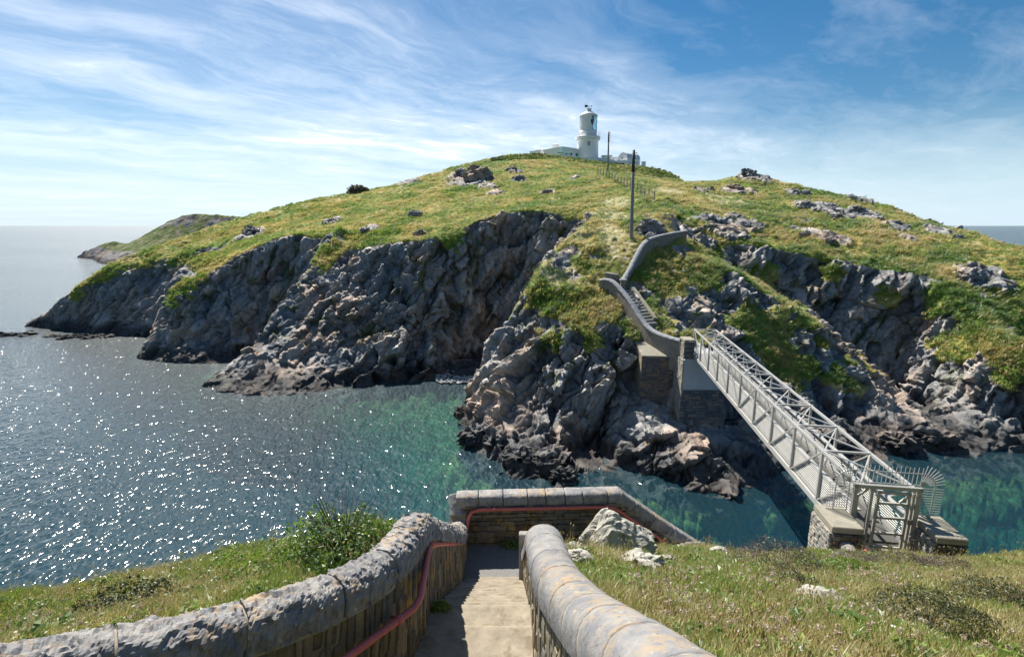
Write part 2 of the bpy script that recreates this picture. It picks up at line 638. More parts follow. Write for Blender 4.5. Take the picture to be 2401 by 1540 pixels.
def tangent_grid(T, n_az, n_r, az0, az1, r0, r1):
    """polar sheet whose rows crowd where the ground is steep, so cliffs get their detail"""
    az = np.linspace(az0, az1, n_az)
    fine = np.geomspace(r0, r1, 2600)
    V = np.zeros((n_az, n_r, 2))
    A, Rr = np.meshgrid(az, fine, indexing='ij')
    Hh = T.h(np.sin(A) * Rr, np.cos(A) * Rr)
    dr = np.diff(Rr, axis=1)
    dh = np.diff(Hh, axis=1)
    w = np.sqrt((0.55 * dr) ** 2 + (1.9 * np.abs(dh)) ** 2) / Rr[:, 1:] ** 0.9
    w *= np.where(Hh[:, 1:] < -0.8, 0.3, 1.0) * np.where(Rr[:, 1:] > 140, 0.5, 1.0)
    w += 0.02 * w.mean()
    k = np.ones(41) / 41.0          # even the row density out between neighbouring columns
    w = np.apply_along_axis(lambda c: np.convolve(np.pad(c, 20, mode='edge'), k, mode='valid'), 0, w)
    cs = np.concatenate([np.zeros((n_az, 1)), np.cumsum(w, axis=1)], axis=1)
    cs /= cs[:, -1:]
    t = np.linspace(0, 1, n_r)
    for i in range(n_az):
        rr = np.interp(t, cs[i], fine)
        V[i, :, 0] = np.sin(az[i]) * rr
        V[i, :, 1] = np.cos(az[i]) * rr
    return V


NA, NR = 1080, 640
G = tangent_grid(ISL, NA, NR, R(-56), R(57), 13.5, 185.0)
gx, gy = G[:, :, 0].ravel(), G[:, :, 1].ravel()
e = 0.6
gz = ISL.h(gx, gy)
gz = np.where(gz < 0, np.maximum(gz * (1 + 2.6 * sstep(-7, -34, gx)), -7.5), gz)
hx = (ISL.h(gx + e, gy) - ISL.h(gx - e, gy)) / (2 * e)
hy = (ISL.h(gx, gy + e) - ISL.h(gx, gy - e)) / (2 * e)
slope = np.sqrt(hx * hx + hy * hy)
pos = np.stack([gx, gy, gz], axis=1)

# where grass gives way to bare rock
nlow = fbm(pos * 0.11, 4, 3)
nmid = fbm(pos * 0.45, 4, 9)
nfin = fbm(pos * 1.7, 2, 19)
rock = sstep(0.50, 0.86, slope + 0.22 * nlow + 0.22 * nmid)
rock = np.maximum(rock, sstep(4.6, 2.2, gz + 1.6 * nmid))      # bare above the tide line


def spot(u, v, rad, soft=0.6, stretch=1.0):
    c = ISL.hit(u, v, 20)
    d = np.sqrt((gx - c.x) ** 2 + ((gy - c.y) * stretch) ** 2 + ((gz - c.z) * 0.9) ** 2) / rad + 0.95 * nmid + 0.5 * nfin
    return sstep(1.0 + soft * 0.5, 1.0 - soft * 0.5, d)


# grassy pockets on the cliffs, rocky outcrops in the turf
for s in ((1800, 790, 2.6), (1840, 840, 2.2), (1770, 770, 1.6), (1690, 625, 2.4), (1780, 668, 1.8), (1560, 660, 2.4), (1640, 640, 2.2), (1560, 605, 2.0), (1840, 705, 1.6), (1900, 748, 1.2),
          (1340, 720, 3.0), (1290, 690, 2.6), (1420, 700, 2.0), (1250, 665, 1.6), (2300, 800, 2.4), (2380, 720, 3.0), (2250, 700, 2.2), (2330, 830, 1.8), (2390, 830, 2.0), (2180, 640, 1.8),
          (1800, 640, 1.3), (1950, 640, 1.0), (2080, 700, 0.9), (560, 585, 3.0), (480, 636, 2.4), (430, 668, 2.0), (405, 690, 1.5), (520, 610, 2.6), (600, 572, 3.0), (660, 545, 3.0), (590, 545, 3.0), (300, 612, 3.0), (230, 645, 2.6), (360, 598, 3.0), (440, 585, 3.0), (190, 672, 2.0), (760, 590, 1.6), (780, 600, 1.8), (880, 565, 2.2), (1060, 540, 2.0), 
          (1480, 770, 0.9), (1390, 800, 0.8), (2000, 900, 1.0), (1900, 860, 1.0), (1960, 880, 1.2), (1930, 805, 0.9), (1985, 850, 0.8)):
    rock = rock * (1 - 0.92 * spot(*s, stretch=0.7))
outc = np.zeros_like(rock)
for s in ((1110, 425, 4.5), (1070, 415, 2.0), (1140, 440, 2.2), (1210, 402, 1.4), (1215, 424, 1.5), (1280, 455, 1.6), (955, 430, 3.0), (590, 552, 2.2), (1770, 413, 3.0), (1720, 448, 2.2), (1650, 450, 1.4),
          (1900, 488, 2.0), (1950, 498, 2.4), (2030, 505, 2.2), (1880, 520, 1.0), (2100, 535, 1.6), (1860, 455, 1.5), (1690, 540, 2.6), (1740, 528, 2.0), (1640, 560, 1.6), (1935, 560, 1.6), (1890, 548, 1.2),
          (2120, 560, 1.2), (2280, 648, 2.0), (1520, 545, 1.3), (975, 508, 1.2), (780, 520, 1.6), (870, 540, 1.2), (1350, 420, 1.2), (1160, 455, 1.2), (2010, 470, 1.5), (2200, 545, 1.3)):
    outc = np.maximum(outc, spot(*s, soft=0.5, stretch=0.75))
rock = np.maximum(rock, 0.95 * outc)
rock = np.clip(rock, 0, 1)
pale = np.zeros_like(rock)
for s in ((1440, 500, 3.0), (1415, 525, 2.6), (1395, 550, 2.0), (1460, 475, 3.0), (1450, 540, 2.0), (1440, 590, 1.6), (1300, 640, 1.5), (1850, 712, 1.6), (1700, 470, 3.0), (1560, 445, 3.0)):
    pale = np.maximum(pale, spot(*s, soft=1.2, stretch=0.8))

# shape: jointed blocks on the rock, hummocks in the turf
nrm = np.stack([-hx, -hy, np.ones_like(hx)], axis=1)
nrm /= np.linalg.norm(nrm, axis=1, keepdims=True)
wob = 0.7 * np.stack([fbm(pos * 0.5, 3, 31), fbm(pos * 0.5, 3, 47), fbm(pos * 0.5, 3, 59)], axis=1)
ca, sa_ = math.cos(0.5), math.sin(0.5)
q = np.stack([pos[:, 0] * ca - pos[:, 2] * sa_, pos[:, 1], pos[:, 0] * sa_ + pos[:, 2] * ca], axis=1) + 0.7 * wob
b1, e1 = blocks(q * np.array([0.40, 0.36, 0.11]), 11, 0.85)
b2, e2 = blocks(q * np.array([1.0, 0.9, 0.34]) + 5.3, 23, 0.9)
far = sstep(70, 40, gy)
b3, e3 = blocks(q * np.array([2.4, 2.2, 1.0]) + 9.1, 41, 1.0)
drock = 0.95 * b1 + 0.50 * b2 + 0.17 * b3
drock -= 0.30 * sstep(0.05, 0.0, e1) + 0.15 * sstep(0.06, 0.0, e2) + 0.04 * sstep(0.1, 0.0, e3)
drock += 0.05 * fbm(pos * 2.6, 3, 77)
steep = sstep(0.35, 1.0, slope)
lift = 0.45 + 0.75 * steep
lift = np.where(gz < -0.5, 0.35, lift)
hum = 0.42 * fbm(pos * np.array([0.35, 0.5, 0.4]), 3, 5) + 0.34 * np.abs(fbm(pos * np.array([1.1, 1.7, 1.1]), 2, 15))
near_top = sstep(118, 128, gy)
lift = lift * (1 - 0.42 * sstep(-8, -30, gx))
disp = rock * drock * lift + (1 - rock) * hum * (1 - 0.5 * near_top)
disp += outc * 0.55
dirv = nrm * np.stack([np.full_like(gx, 1.25), np.full_like(gx, 1.25), np.full_like(gx, 0.85)], axis=1)


def built(u, v, Y, rad):
    c = P(u, v, Y)
    return sstep(rad, rad * 0.45, np.sqrt((gx - c[0]) ** 2 + (gy - c[1]) ** 2))


calm = np.zeros_like(gx)      # keep the ground quiet where steps and walls stand
for b in ((1600, 820, 38, 2.2), (1540, 800, 39.4, 1.8), (1500, 750, 41.5, 1.6), (1460, 700, 44, 1.6), (1425, 675, 45.5, 1.6), (1475, 650, 47, 1.4), (1510, 600, 50, 1.4), (1560, 560, 52.5, 1.4), (1570, 520, 57.5, 1.8), (1480, 556, 53, 1.2), (1520, 478, 68, 1.5), (1640, 860, 37.5, 2.5)):
    calm = np.maximum(calm, built(*b))
disp *= (1 - 0.85 * calm)
pos2 = pos + dirv * disp[:, None]

idx = np.arange(NA * NR).reshape(NA, NR)
quads = np.stack([idx[:-1, :-1], idx[1:, :-1], idx[1:, 1:], idx[:-1, 1:]], axis=-1).reshape(-1, 4)[:, ::-1]
qz = pos2[:, 2][quads].max(axis=1)
wetq = qz < -0.9


def sub_mesh(name, sel):
    f = quads[sel]
    used, inv = np.unique(f, return_inverse=True)
    me = mesh_np(name, pos2[used], inv.reshape(-1, 4), smooth=False)
    fattr(me, 'rock', rock[used])
    fattr(me, 'crack', np.clip(e2[used] * 2.5, 0, 1) * np.clip(e1[used] * 3, 0, 1))
    fattr(me, 'pale', pale[used])
    fattr(me, 'tone', b2[used] * 0.6 + b1[used] * 0.5 + 0.5)
    return me


# ------------------------------------------------------------------ rock and turf material
def facets(nt, p, normal, k1=0.85, k2=0.6):
    """flat fracture faces with crisp edges: every joint block leans its own way"""
    w_ = nd(nt, 'ShaderNodeTexNoise', {'Vector': p, 'Scale': 0.7, 'Detail': 3.0})
    d_ = nd(nt, 'ShaderNodeVectorMath', {0: w_.outputs[1], 1: (0.5, 0.5, 0.5)}, operation='SUBTRACT').outputs[0]
    d_ = nd(nt, 'ShaderNodeVectorMath', {0: d_, 'Scale': 0.9}, operation='SCALE').outputs[0]
    q_ = nd(nt, 'ShaderNodeVectorMath', {0: p, 1: d_}, operation='ADD').outputs[0]
    q_ = mapping(nt, q_, scale=(1.0, 1.0, 0.45), rot=(0, R(-28), 0))
    n_ = normal
    for sc, k in ((0.75, k1), (2.1, k2)):
        v_ = nd(nt, 'ShaderNodeTexVoronoi', {'Vector': q_, 'Scale': sc}).outputs[1]
        t_ = nd(nt, 'ShaderNodeVectorMath', {0: v_, 1: (0.5, 0.5, 0.5)}, operation='SUBTRACT').outputs[0]
        t_ = nd(nt, 'ShaderNodeVectorMath', {0: t_, 'Scale': k}, operation='SCALE').outputs[0]
        n_ = nd(nt, 'ShaderNodeVectorMath', {0: n_, 1: t_}, operation='ADD').outputs[0]
    cell = nd(nt, 'ShaderNodeSeparateColor', {0: v_}).outputs[1]
    return nd(nt, 'ShaderNodeVectorMath', {0: n_}, operation='NORMALIZE').outputs[0], cell


def rock_colour(nt, p):
    tone = nd(nt, 'ShaderNodeAttribute', attribute_name='tone').outputs['Fac']
    n1 = noise(nt, p, 0.16, 5, 0.6)
    n2 = noise(nt, p, 1.3, 6, 0.65)
    n3 = noise(nt, mapping(nt, p, scale=(1, 1, 0.35)), 0.55, 5, 0.6)
    base = ramp(nt, ma(nt, 'ADD', ma(nt, 'MULTIPLY', n2, 0.6), ma(nt, 'MULTIPLY', tone, 0.4)), [(0.26, (0.105, 0.112, 0.122)), (0.46, (0.20, 0.205, 0.208)), (0.66, (0.305, 0.295, 0.28)), (0.85, (0.41, 0.385, 0.35))])
    warm = mixc(nt, ramp(nt, n1, [(0.48, 0.0), (0.64, 0.6)]), base, mixc(nt, 1.0, base, (1.55, 1.08, 0.78), 'MULTIPLY'))
    lich = ma(nt, 'MULTIPLY', ramp(nt, n3, [(0.57, 0.0), (0.66, 1.0)]), ramp(nt, noise(nt, p, 3.5, 4, 0.7), [(0.45, 0.0), (0.6, 0.75)]))
    col = mixc(nt, lich, warm, (0.36, 0.17, 0.055))
    pale = ramp(nt, noise(nt, mapping(nt, p, loc=(20, 7, 3)), 0.8, 6, 0.7), [(0.62, 0.0), (0.72, 0.6)])
    col = mixc(nt, pale, col, (0.36, 0.35, 0.33))
    # black lichen band and weed above the tide line
    z = nd(nt, 'ShaderNodeSeparateXYZ', {0: p}).outputs[2]
    zz = ma(nt, 'ADD', z, ma(nt, 'MULTIPLY', n2, -1.6))
    tide = nd(nt, 'ShaderNodeMapRange', {0: zz, 1: 0.1, 2: 1.3, 3: 0.85, 4: 0.0}).outputs[0]
    return mixc(nt, tide, col, (0.028, 0.029, 0.031)), n2


def turf_colour(nt, p):
    g1 = noise(nt, mapping(nt, p, scale=(1, 1, 1.5)), 0.13, 5, 0.6)
    g2 = noise(nt, mapping(nt, p, scale=(1.0, 0.6, 1.6), rot=(0, 0, 0.5)), 0.8, 6, 0.65)
    g3 = noise(nt, mapping(nt, p, scale=(1.0, 0.35, 1.5), rot=(0, 0, 0.7)), 4.0, 4, 0.7)
    f = ma(nt, 'ADD', ma(nt, 'MULTIPLY', g1, 0.55), ma(nt, 'MULTIPLY', g2, 0.45))
    c = ramp(nt, f, [(0.38, (0.07, 0.15, 0.020)), (0.46, (0.15, 0.235, 0.034)), (0.51, (0.26, 0.27, 0.055)), (0.56, (0.42, 0.32, 0.10)), (0.65, (0.52, 0.44, 0.22))])
    return mixc(nt, 0.55, c, ramp(nt, g3, [(0.3, (0.25, 0.25, 0.25)), (0.7, (1.7, 1.7, 1.7))]), 'MULTIPLY'), g2, g3


m, nt = new_mat('island')
p = geo_pos(nt)
rc, n2 = rock_colour(nt, p)
tcl, g2, g3 = turf_colour(nt, p)
pl_ = nd(nt, 'ShaderNodeAttribute', attribute_name='pale').outputs['Fac']
tcl = mixc(nt, ma(nt, 'MULTIPLY', pl_, ramp(nt, noise(nt, p, 1.2, 5, 0.7), [(0.3, 0.3), (0.6, 0.95)])), tcl, (0.50, 0.45, 0.26))
rk = nd(nt, 'ShaderNodeAttribute', attribute_name='rock').outputs['Fac']
mask = ramp(nt, ma(nt, 'ADD', rk, ma(nt, 'MULTIPLY', ma(nt, 'SUBTRACT', noise(nt, p, 2.2, 5, 0.7), 0.5), 0.8)), [(0.42, 0.0), (0.56, 1.0)])
ck = nd(nt, 'ShaderNodeAttribute', attribute_name='crack').outputs['Fac']
moss = ma(nt, 'MULTIPLY', ramp(nt, noise(nt, p, 0.5, 4, 0.6), [(0.52, 0.0), (0.62, 0.8)]), ramp(nt, ck, [(0.05, 1.0), (0.35, 0.0)]))
zz = nd(nt, 'ShaderNodeSeparateXYZ', {0: p}).outputs[2]
moss = ma(nt, 'MULTIPLY', moss, nd(nt, 'ShaderNodeMapRange', {0: zz, 1: 2.5, 2: 4.5}).outputs[0])
rc = mixc(nt, moss, rc, (0.07, 0.095, 0.02))
col = mixc(nt, mask, tcl, rc)
vd = voro(nt, mapping(nt, p, scale=(1, 1, 0.7)), 1.7, 'DISTANCE_TO_EDGE')
hr = ma(nt, 'ADD', ma(nt, 'MULTIPLY', ramp(nt, vd, [(0.0, 0.0), (0.05, 1.0)]), 0.10), ma(nt, 'MULTIPLY', noise(nt, p, 1.6, 6, 0.62), 1.0))
br = bump(nt, hr, 0.6, 0.22)
br, cell = facets(nt, p, br)
rc = mixc(nt, 0.7, rc, ramp(nt, cell, [(0.0, 0.62), (1.0, 1.4)]), 'MULTIPLY')
col = mixc(nt, mask, tcl, rc)
hg = ma(nt, 'ADD', ma(nt, 'MULTIPLY', g2, 1.6), ma(nt, 'MULTIPLY', g3, 0.55))
bgn = bump(nt, hg, 0.8, 0.45)
nmix = nd(nt, 'ShaderNodeMix', {0: mask}, data_type='VECTOR')
nt.links.new(bgn, nmix.inputs[4])
nt.links.new(br, nmix.inputs[5])
finish(nt, col, 0.85, nmix.outputs[1], spec=0.3)

m, nt = new_mat('rock')
p = geo_pos(nt)
rc, n2 = rock_colour(nt, p)
hr = ma(nt, 'ADD', ma(nt, 'MULTIPLY', ramp(nt, voro(nt, p, 2.1, 'DISTANCE_TO_EDGE'), [(0.0, 0.0), (0.06, 1.0)]), 0.25), ma(nt, 'MULTIPLY', noise(nt, p, 3.0, 8, 0.72), 1.4))
br, cell = facets(nt, p, bump(nt, hr, 0.6, 0.16))
rc = mixc(nt, 0.7, rc, ramp(nt, cell, [(0.0, 0.62), (1.0, 1.4)]), 'MULTIPLY')
finish(nt, rc, 0.85, br, spec=0.3)

m, nt = new_mat('seabed')
p = geo_pos(nt)
z = nd(nt, 'ShaderNodeSeparateXYZ', {0: p}).outputs[2]
kelp = ramp(nt, noise(nt, p, 1.1, 7, 0.75), [(0.45, 0.0), (0.64, 1.0)])
shal = nd(nt, 'ShaderNodeMapRange', {0: z, 1: -3.6, 2: -1.6, 3: 0.0, 4: 1.0}).outputs[0]
c = mixc(nt, kelp, (0.045, 0.07, 0.022), mixc(nt, shal, (0.12, 0.18, 0.10), (0.21, 0.28, 0.08)))
deep = nd(nt, 'ShaderNodeMapRange', {0: z, 1: -6.8, 2: -2.6, 3: 1.0, 4: 0.0}).outputs[0]
c = mixc(nt, deep, c, (0.028, 0.062, 0.078))
finish(nt, c, 0.9)

isl = link('island', sub_mesh('island', ~wetq), None, 'island')
tag(isl, kind='structure')
sbd = link('seabed', sub_mesh('seabed', wetq), None, 'seabed')
tag(sbd, kind='structure')
mb = MB()
mb.add([(-40000, -40000, -8.4), (40000, -40000, -8.4), (40000, 40000, -8.4), (-40000, 40000, -8.4)], [(0, 1, 2, 3)])
tag(mb.build('deep_seabed', 'seabed'), kind='structure')

# ------------------------------------------------------------------ the far headland beyond
fh_coast = L((172, 604), (215, 608), (235, 619), (262, 622), (-168, 221, 0, 0), (-140, 222, 0, 0), (-110, 228, 0, 0), (-90, 250, 0, 0), (-80, 300, 0, 0), (-150, 340, 0, 0), (-215, 320, 0, 0), (-225, 300, 0, 0))
fh_lines = [fh_coast + [fh_coast[0]],
            L((172, 604), (205, 585, 274), (240, 571, 272), (268, 564, 270), (288, 576, 268)),
            L((288, 576, 268), (330, 556, 266), (370, 532, 265), (410, 512, 264), (438, 501, 263), (470, 501, 262), (520, 503, 260), (560, 507, 258), (640, 520, 255)),
            L((270, 600, 244), (330, 575, 248), (380, 560, 250), (460, 550, 250), (540, 560, 248))]
FH = Terrain(-250, -60, 215, 350, 1.0, (8, 4, 2, 1), fh_lines, poly=fh_coast, sea=-5, off=8, iters=200, smooth=1)
nx, ny = 260, 190
xx, yy = np.meshgrid(np.linspace(-245, -75, nx), np.linspace(220, 335, ny), indexing='ij')
xx, yy = xx.ravel(), yy.ravel()
zz_ = FH.h(xx, yy)
sx = (FH.h(xx + 1, yy) - FH.h(xx - 1, yy)) / 2
sy = (FH.h(xx, yy + 1) - FH.h(xx, yy - 1)) / 2
sl_ = np.sqrt(sx * sx + sy * sy)
pp = np.stack([xx, yy, zz_], axis=1)
rk_ = sstep(0.75, 1.2, sl_ + 0.35 * fbm(pp * 0.12, 4, 91))
rk_ = np.maximum(rk_, sstep(7, 4, zz_ + 2 * fbm(pp * 0.1, 3, 95)))
bb, ee = blocks(pp * 0.22, 61, 0.7)
bb2, ee2 = blocks(pp * 0.55, 62, 0.7)
d_ = rk_ * (1.1 * bb + 0.8 * bb2 - 0.6 * sstep(0.15, 0, ee)) + (1 - rk_) * 0.9 * fbm(pp * 0.3, 3, 92)
pp[:, 2] += d_ * 0.6
ii = np.arange(nx * ny).reshape(nx, ny)
qd = np.stack([ii[:-1, :-1], ii[1:, :-1], ii[1:, 1:], ii[:-1, 1:]], axis=-1).reshape(-1, 4)
qd = qd[pp[:, 2][qd].max(axis=1) > -2]
used, inv = np.unique(qd, return_inverse=True)
me = mesh_np('headland', pp[used], inv.reshape(-1, 4))
fattr(me, 'rock', rk_[used])
fattr(me, 'crack', np.clip(ee[used] * 3, 0, 1))
fattr(me, 'tone', bb[used] * 0.6 + 0.4)
m, nt = new_mat('far_turf')
p = geo_pos(nt)
rc, n2 = rock_colour(nt, p)
g_ = ramp(nt, noise(nt, p, 0.25, 6, 0.7), [(0.36, (0.045, 0.085, 0.02)), (0.5, (0.11, 0.15, 0.04)), (0.60, (0.22, 0.20, 0.10)), (0.68, (0.36, 0.34, 0.28))])
rk = nd(nt, 'ShaderNodeAttribute', attribute_name='rock').outputs['Fac']
mk = ramp(nt, ma(nt, 'ADD', rk, ma(nt, 'MULTIPLY', ma(nt, 'SUBTRACT', noise(nt, p, 0.6, 5, 0.7), 0.5), 0.9)), [(0.42, 0.0), (0.56, 1.0)])
finish(nt, mixc(nt, mk, g_, rc), 0.9, bump(nt, noise(nt, p, 0.5, 7, 0.7), 0.9, 1.6), spec=0.2)
tag(link('headland', me, None, 'far_turf'), kind='structure')

# ------------------------------------------------------------------ the sea: a closed body of water that tints what lies under it
m, nt = new_mat('sea')
p = geo_pos(nt)
wdir = mapping(nt, p, rot=(0, 0, R(28)), scale=(1.0, 0.62, 1.0))
w1 = noise(nt, wdir, 1.1, 1.5, 0.5, 0.3)
w2 = noise(nt, mapping(nt, p, rot=(0, 0, R(20)), scale=(1.0, 0.55, 1)), 3.6, 1.2, 0.5, 0.3)
w3 = noise(nt, mapping(nt, p, rot=(0, 0, R(40)), scale=(1.0, 0.7, 1)), 7.5, 3, 0.55)
swell = noise(nt, mapping(nt, p, rot=(0, 0, R(35)), scale=(1.0, 0.3, 1)), 0.06, 3, 0.5)
gust = ramp(nt, noise(nt, mapping(nt, p, scale=(0.6, 1.6, 1)), 0.012, 4, 0.6), [(0.35, 0.55), (0.65, 1.0)])
h = ma(nt, 'ADD', ma(nt, 'MULTIPLY', w1, 0.24), ma(nt, 'ADD', ma(nt, 'MULTIPLY', w2, 0.15), ma(nt, 'MULTIPLY', w3, 0.010)))
h = ma(nt, 'ADD', ma(nt, 'MULTIPLY', h, gust), ma(nt, 'MULTIPLY', swell, 0.25))
bn = bump(nt, h, 1.0, 1.0)
fr = nd(nt, 'ShaderNodeFresnel', {'IOR': 1.33, 'Normal': bn}).outputs[0]
fr = ma(nt, 'MINIMUM', fr, 0.50)      # facets of a ruffled sea never all face the horizon
gl = nd(nt, 'ShaderNodeBsdfGlossy', {'Color': (1, 1, 1, 1), 'Roughness': 0.09, 'Normal': bn})
tr = nd(nt, 'ShaderNodeBsdfTransparent', {'Color': (0.94, 0.98, 0.98, 1)})
gl2 = nd(nt, 'ShaderNodeBsdfGlossy', {'Color': (1, 1, 1, 1), 'Roughness': 0.42, 'Normal': bn})
glm = nd(nt, 'ShaderNodeMixShader', {0: 0.12, 1: gl.outputs[0], 2: gl2.outputs[0]})
body = nd(nt, 'ShaderNodeBsdfDiffuse', {'Color': (0.030, 0.135, 0.19, 1)})
bdy = nd(nt, 'ShaderNodeMixShader', {0: 0.17, 1: tr.outputs[0], 2: body.outputs[0]})
mx = nd(nt, 'ShaderNodeMixShader', {0: fr, 1: bdy.outputs[0], 2: glm.outputs[0]})
vol = nd(nt, 'ShaderNodeVolumeAbsorption', {'Color': (0.10, 0.68, 0.70, 1), 'Density': 0.21})
o = nd(nt, 'ShaderNodeOutputMaterial', {'Surface': mx.outputs[0], 'Volume': vol.outputs[0]})
mb = MB()
S_ = 30000
mb.hexa([(-S_, -S_, -9.5), (S_, -S_, -9.5), (S_, S_, -9.5), (-S_, S_, -9.5)], [(-S_, -S_, 0), (S_, -S_, 0), (S_, S_, 0), (-S_, S_, 0)])
tag(mb.build('sea', 'sea'), kind='structure')


# ------------------------------------------------------------------ the mainland slope in the foreground
def crom(pts, n=14):
    """Catmull-Rom through the points"""
    p = [np.array(q, float) for q in pts]
    p = [2 * p[0] - p[1]] + p + [2 * p[-1] - p[-2]]
    out = []
    for i in range(1, len(p) - 2):
        for k in range(n):
            t = k / n
            a, b, c, d = p[i - 1], p[i], p[i + 1], p[i + 2]
            out.append(0.5 * (2 * b + (c - a) * t + (2 * a - 5 * b + 4 * c - d) * t * t + (3 * b - a - 3 * c + d) * t ** 3))
    out.append(p[-2])
    return np.array(out)


# parapet tops (x, y, z of the crown of the coping)
LEFT_TOP = crom([(-4.6, 1.6, 15.45), (-3.75, 2.35, 15.0), (-3.0, 3.0, 14.62), (-2.35, 3.55, 14.36), (-1.85, 4.05, 14.2), (-1.5, 4.55, 14.08), (-1.33, 5.1, 13.98), (-1.28, 5.7, 13.86), (-1.27, 6.2, 13.55), (-1.27, 7.0, 12.95), (-1.27, 8.2, 12.08), (-1.27, 9.4, 11.2), (-1.28, 10.2, 10.68), (-1.3, 10.75, 10.5)])
RIGHT_TOP = crom([(0.98, 0.4, 16.5), (0.86, 1.2, 16.02), (0.74, 2.2, 15.42), (0.60, 3.4, 14.66), (0.50, 4.4, 14.12), (0.46, 5.2, 13.78), (0.45, 5.9, 13.52), (0.45, 6.45, 13.22), (0.45, 7.2, 12.62), (0.45, 8.2, 11.75), (0.45, 9.15, 10.98)])
STEP_N = 13
ST_Y0, ST_Z0, ST_Y1, ST_Z1 = 5.85, 12.4, 9.70, 9.74
oc0, oc1 = P(1082, 1163, 11.0), P(1449, 1152, 11.15)
OUT_Z = 11.05
OUTER_TOP = [(-1.38, 11.02, OUT_Z), (0.2, 11.08, OUT_Z + 0.01), (2.68, 11.17, OUT_Z + 0.03), (3.2, 11.25, 10.66), (3.85, 11.34, 10.15), (4.95, 11.5, 9.32), (5.6, 11.6, 8.82)]
BR_O = Vector((10.68, 13.8, 7.72))
BA = Vector((0.1445, 0.9895, 0.0)).normalized()
BRT = Vector((BA.y, -BA.x, 0.0))


def off(line, d, dz):
    """a line beside a wall at distance d (positive = right of travel)"""
    l = np.array(line)
    t = np.gradient(l[:, :2], axis=0)
    t /= np.linalg.norm(t, axis=1, keepdims=True)
    o = l.copy()
    o[:, 0] += t[:, 1] * d
    o[:, 1] -= t[:, 0] * d
    o[:, 2] += dz
    return [tuple(r) for r in o]


BROW_L = L((-300, 1425, 6.6), (0, 1387, 7.3), (200, 1374, 7.6), (400, 1337, 8.2), (520, 1304, 8.8), (640, 1274, 9.4), (760, 1258, 9.9), (880, 1222, 10.5)) + [(-1.75, 11.2, 10.0)]
BROW_R = [(q[0], q[1], q[2] - 0.05) for q in L((1500, 1290, 9.5), (1640, 1282, 10.3), (1700, 1298, 10.2), (1760, 1303, 10.0), (1860, 1294, 10.4), (1950, 1290, 10.9), (2040, 1296, 11.1), (2120, 1298, 11.1), (2200, 1312, 10.7), (2260, 1326, 10.3), (2330, 1312, 10.2), (2401, 1298, 10.2), (2600, 1290, 10.4))]
path_l = [(-0.4, 10.4, 9.6), (1.4, 10.45, 9.3), (3.0, 10.6, 8.6), (4.6, 10.8, 7.75), (6.5, 11.25, 7.55), (9.0, 12.2, 7.55), (11.2, 13.2, 7.5)]
main_lines = [
    BROW_L, BROW_R, path_l,
    off(LEFT_TOP[:120], -0.42, -0.62), off(LEFT_TOP[:120], -1.0, -0.7),
    off(RIGHT_TOP[:110], 0.36, -0.42),
    off(LEFT_TOP[110:], -0.4, -0.9),
    [(0.95, 8.0, 11.2), (1.2, 9.0, 10.2), (1.8, 9.6, 9.7)],
    L((1345, 1306, 7.0), (1400, 1306, 8.0), (1450, 1306, 8.6), (1500, 1302, 9.2)),
    [(-4.0, 0.6, 15.2), (0, -1, 16), (3.0, 0.4, 15.7), (8, 0, 15.2), (16, 0, 14.6)],
    L((2401, 1540, 3.6), (2401, 1430, 5.6)),
    # falling away below the brows
    [(a[0] - 0.5, a[1] + 1.6, a[2] - 3.2) for a in BROW_L],
    [(-16, 11.5, -2.0), (-10, 13.5, -2.0), (-5, 15.0, -2.0), (2, 16.0, -2.0), (7, 16.3, -2.0), (12, 18.0, -2.0), (16, 16.0, -2.0), (22, 16.5, -2.0)],
    [(-1.5, 12.0, 8.6), (2.5, 12.3, 8.4), (5, 12.7, 6.8), (8.5, 13.6, 6.0), (9.4, 14.6, 5.4), (13.2, 14.2, 5.4), (14.0, 12.8, 6.8)],
    [(13.4, 12.2, 8.2), (15.5, 11.9, 8.4), (20, 12.2, 8.6)],
]
MAIN = Terrain(-18, 22, -3, 20, 0.14, (8, 4, 2, 1), main_lines, iters=240, smooth=3)

step = 0.062
xs = np.arange(-12.5, 17.5, step)
ys = np.arange(0.2, 18.2, step)
mxg, myg = np.meshgrid(xs, ys, indexing='ij')
mx_, my_ = mxg.ravel(), myg.ravel()
mz_ = MAIN.h(mx_, my_)
mp = np.stack([mx_, my_, mz_], axis=1)
msx = (MAIN.h(mx_ + 0.2, my_) - MAIN.h(mx_ - 0.2, my_)) / 0.4
msy = (MAIN.h(mx_, my_ + 0.2) - MAIN.h(mx_, my_ - 0.2)) / 0.4
msl = np.sqrt(msx ** 2 + msy ** 2)
mrock = sstep(1.0, 1.5, msl + 0.3 * fbm(mp * 0.9, 3, 4))
bb, ee = blocks(mp * 0.9, 71, 0.7)
bb2, ee2 = blocks(mp * 2.4, 72, 0.7)
md = mrock * (0.45 * bb + 0.18 * bb2 - 0.12 * sstep(0.15, 0, ee)) + (1 - mrock) * (0.15 * fbm(mp * 1.0, 3, 6) + 0.035 * fbm(mp * 6, 2, 8))


def corridor(x, y):
    """inside the stairway between the parapets, where the turf is cut away"""
    pl = [tuple(q[:2]) for q in LEFT_TOP] + [(-1.3, 11.05), (3.4, 11.25), (6.0, 11.5), (6.0, 10.6), (2.2, 10.35), (0.45, 9.15)] + [tuple(q[:2]) for q in RIGHT_TOP[::-1]]
    return in_poly(x, y, pl)


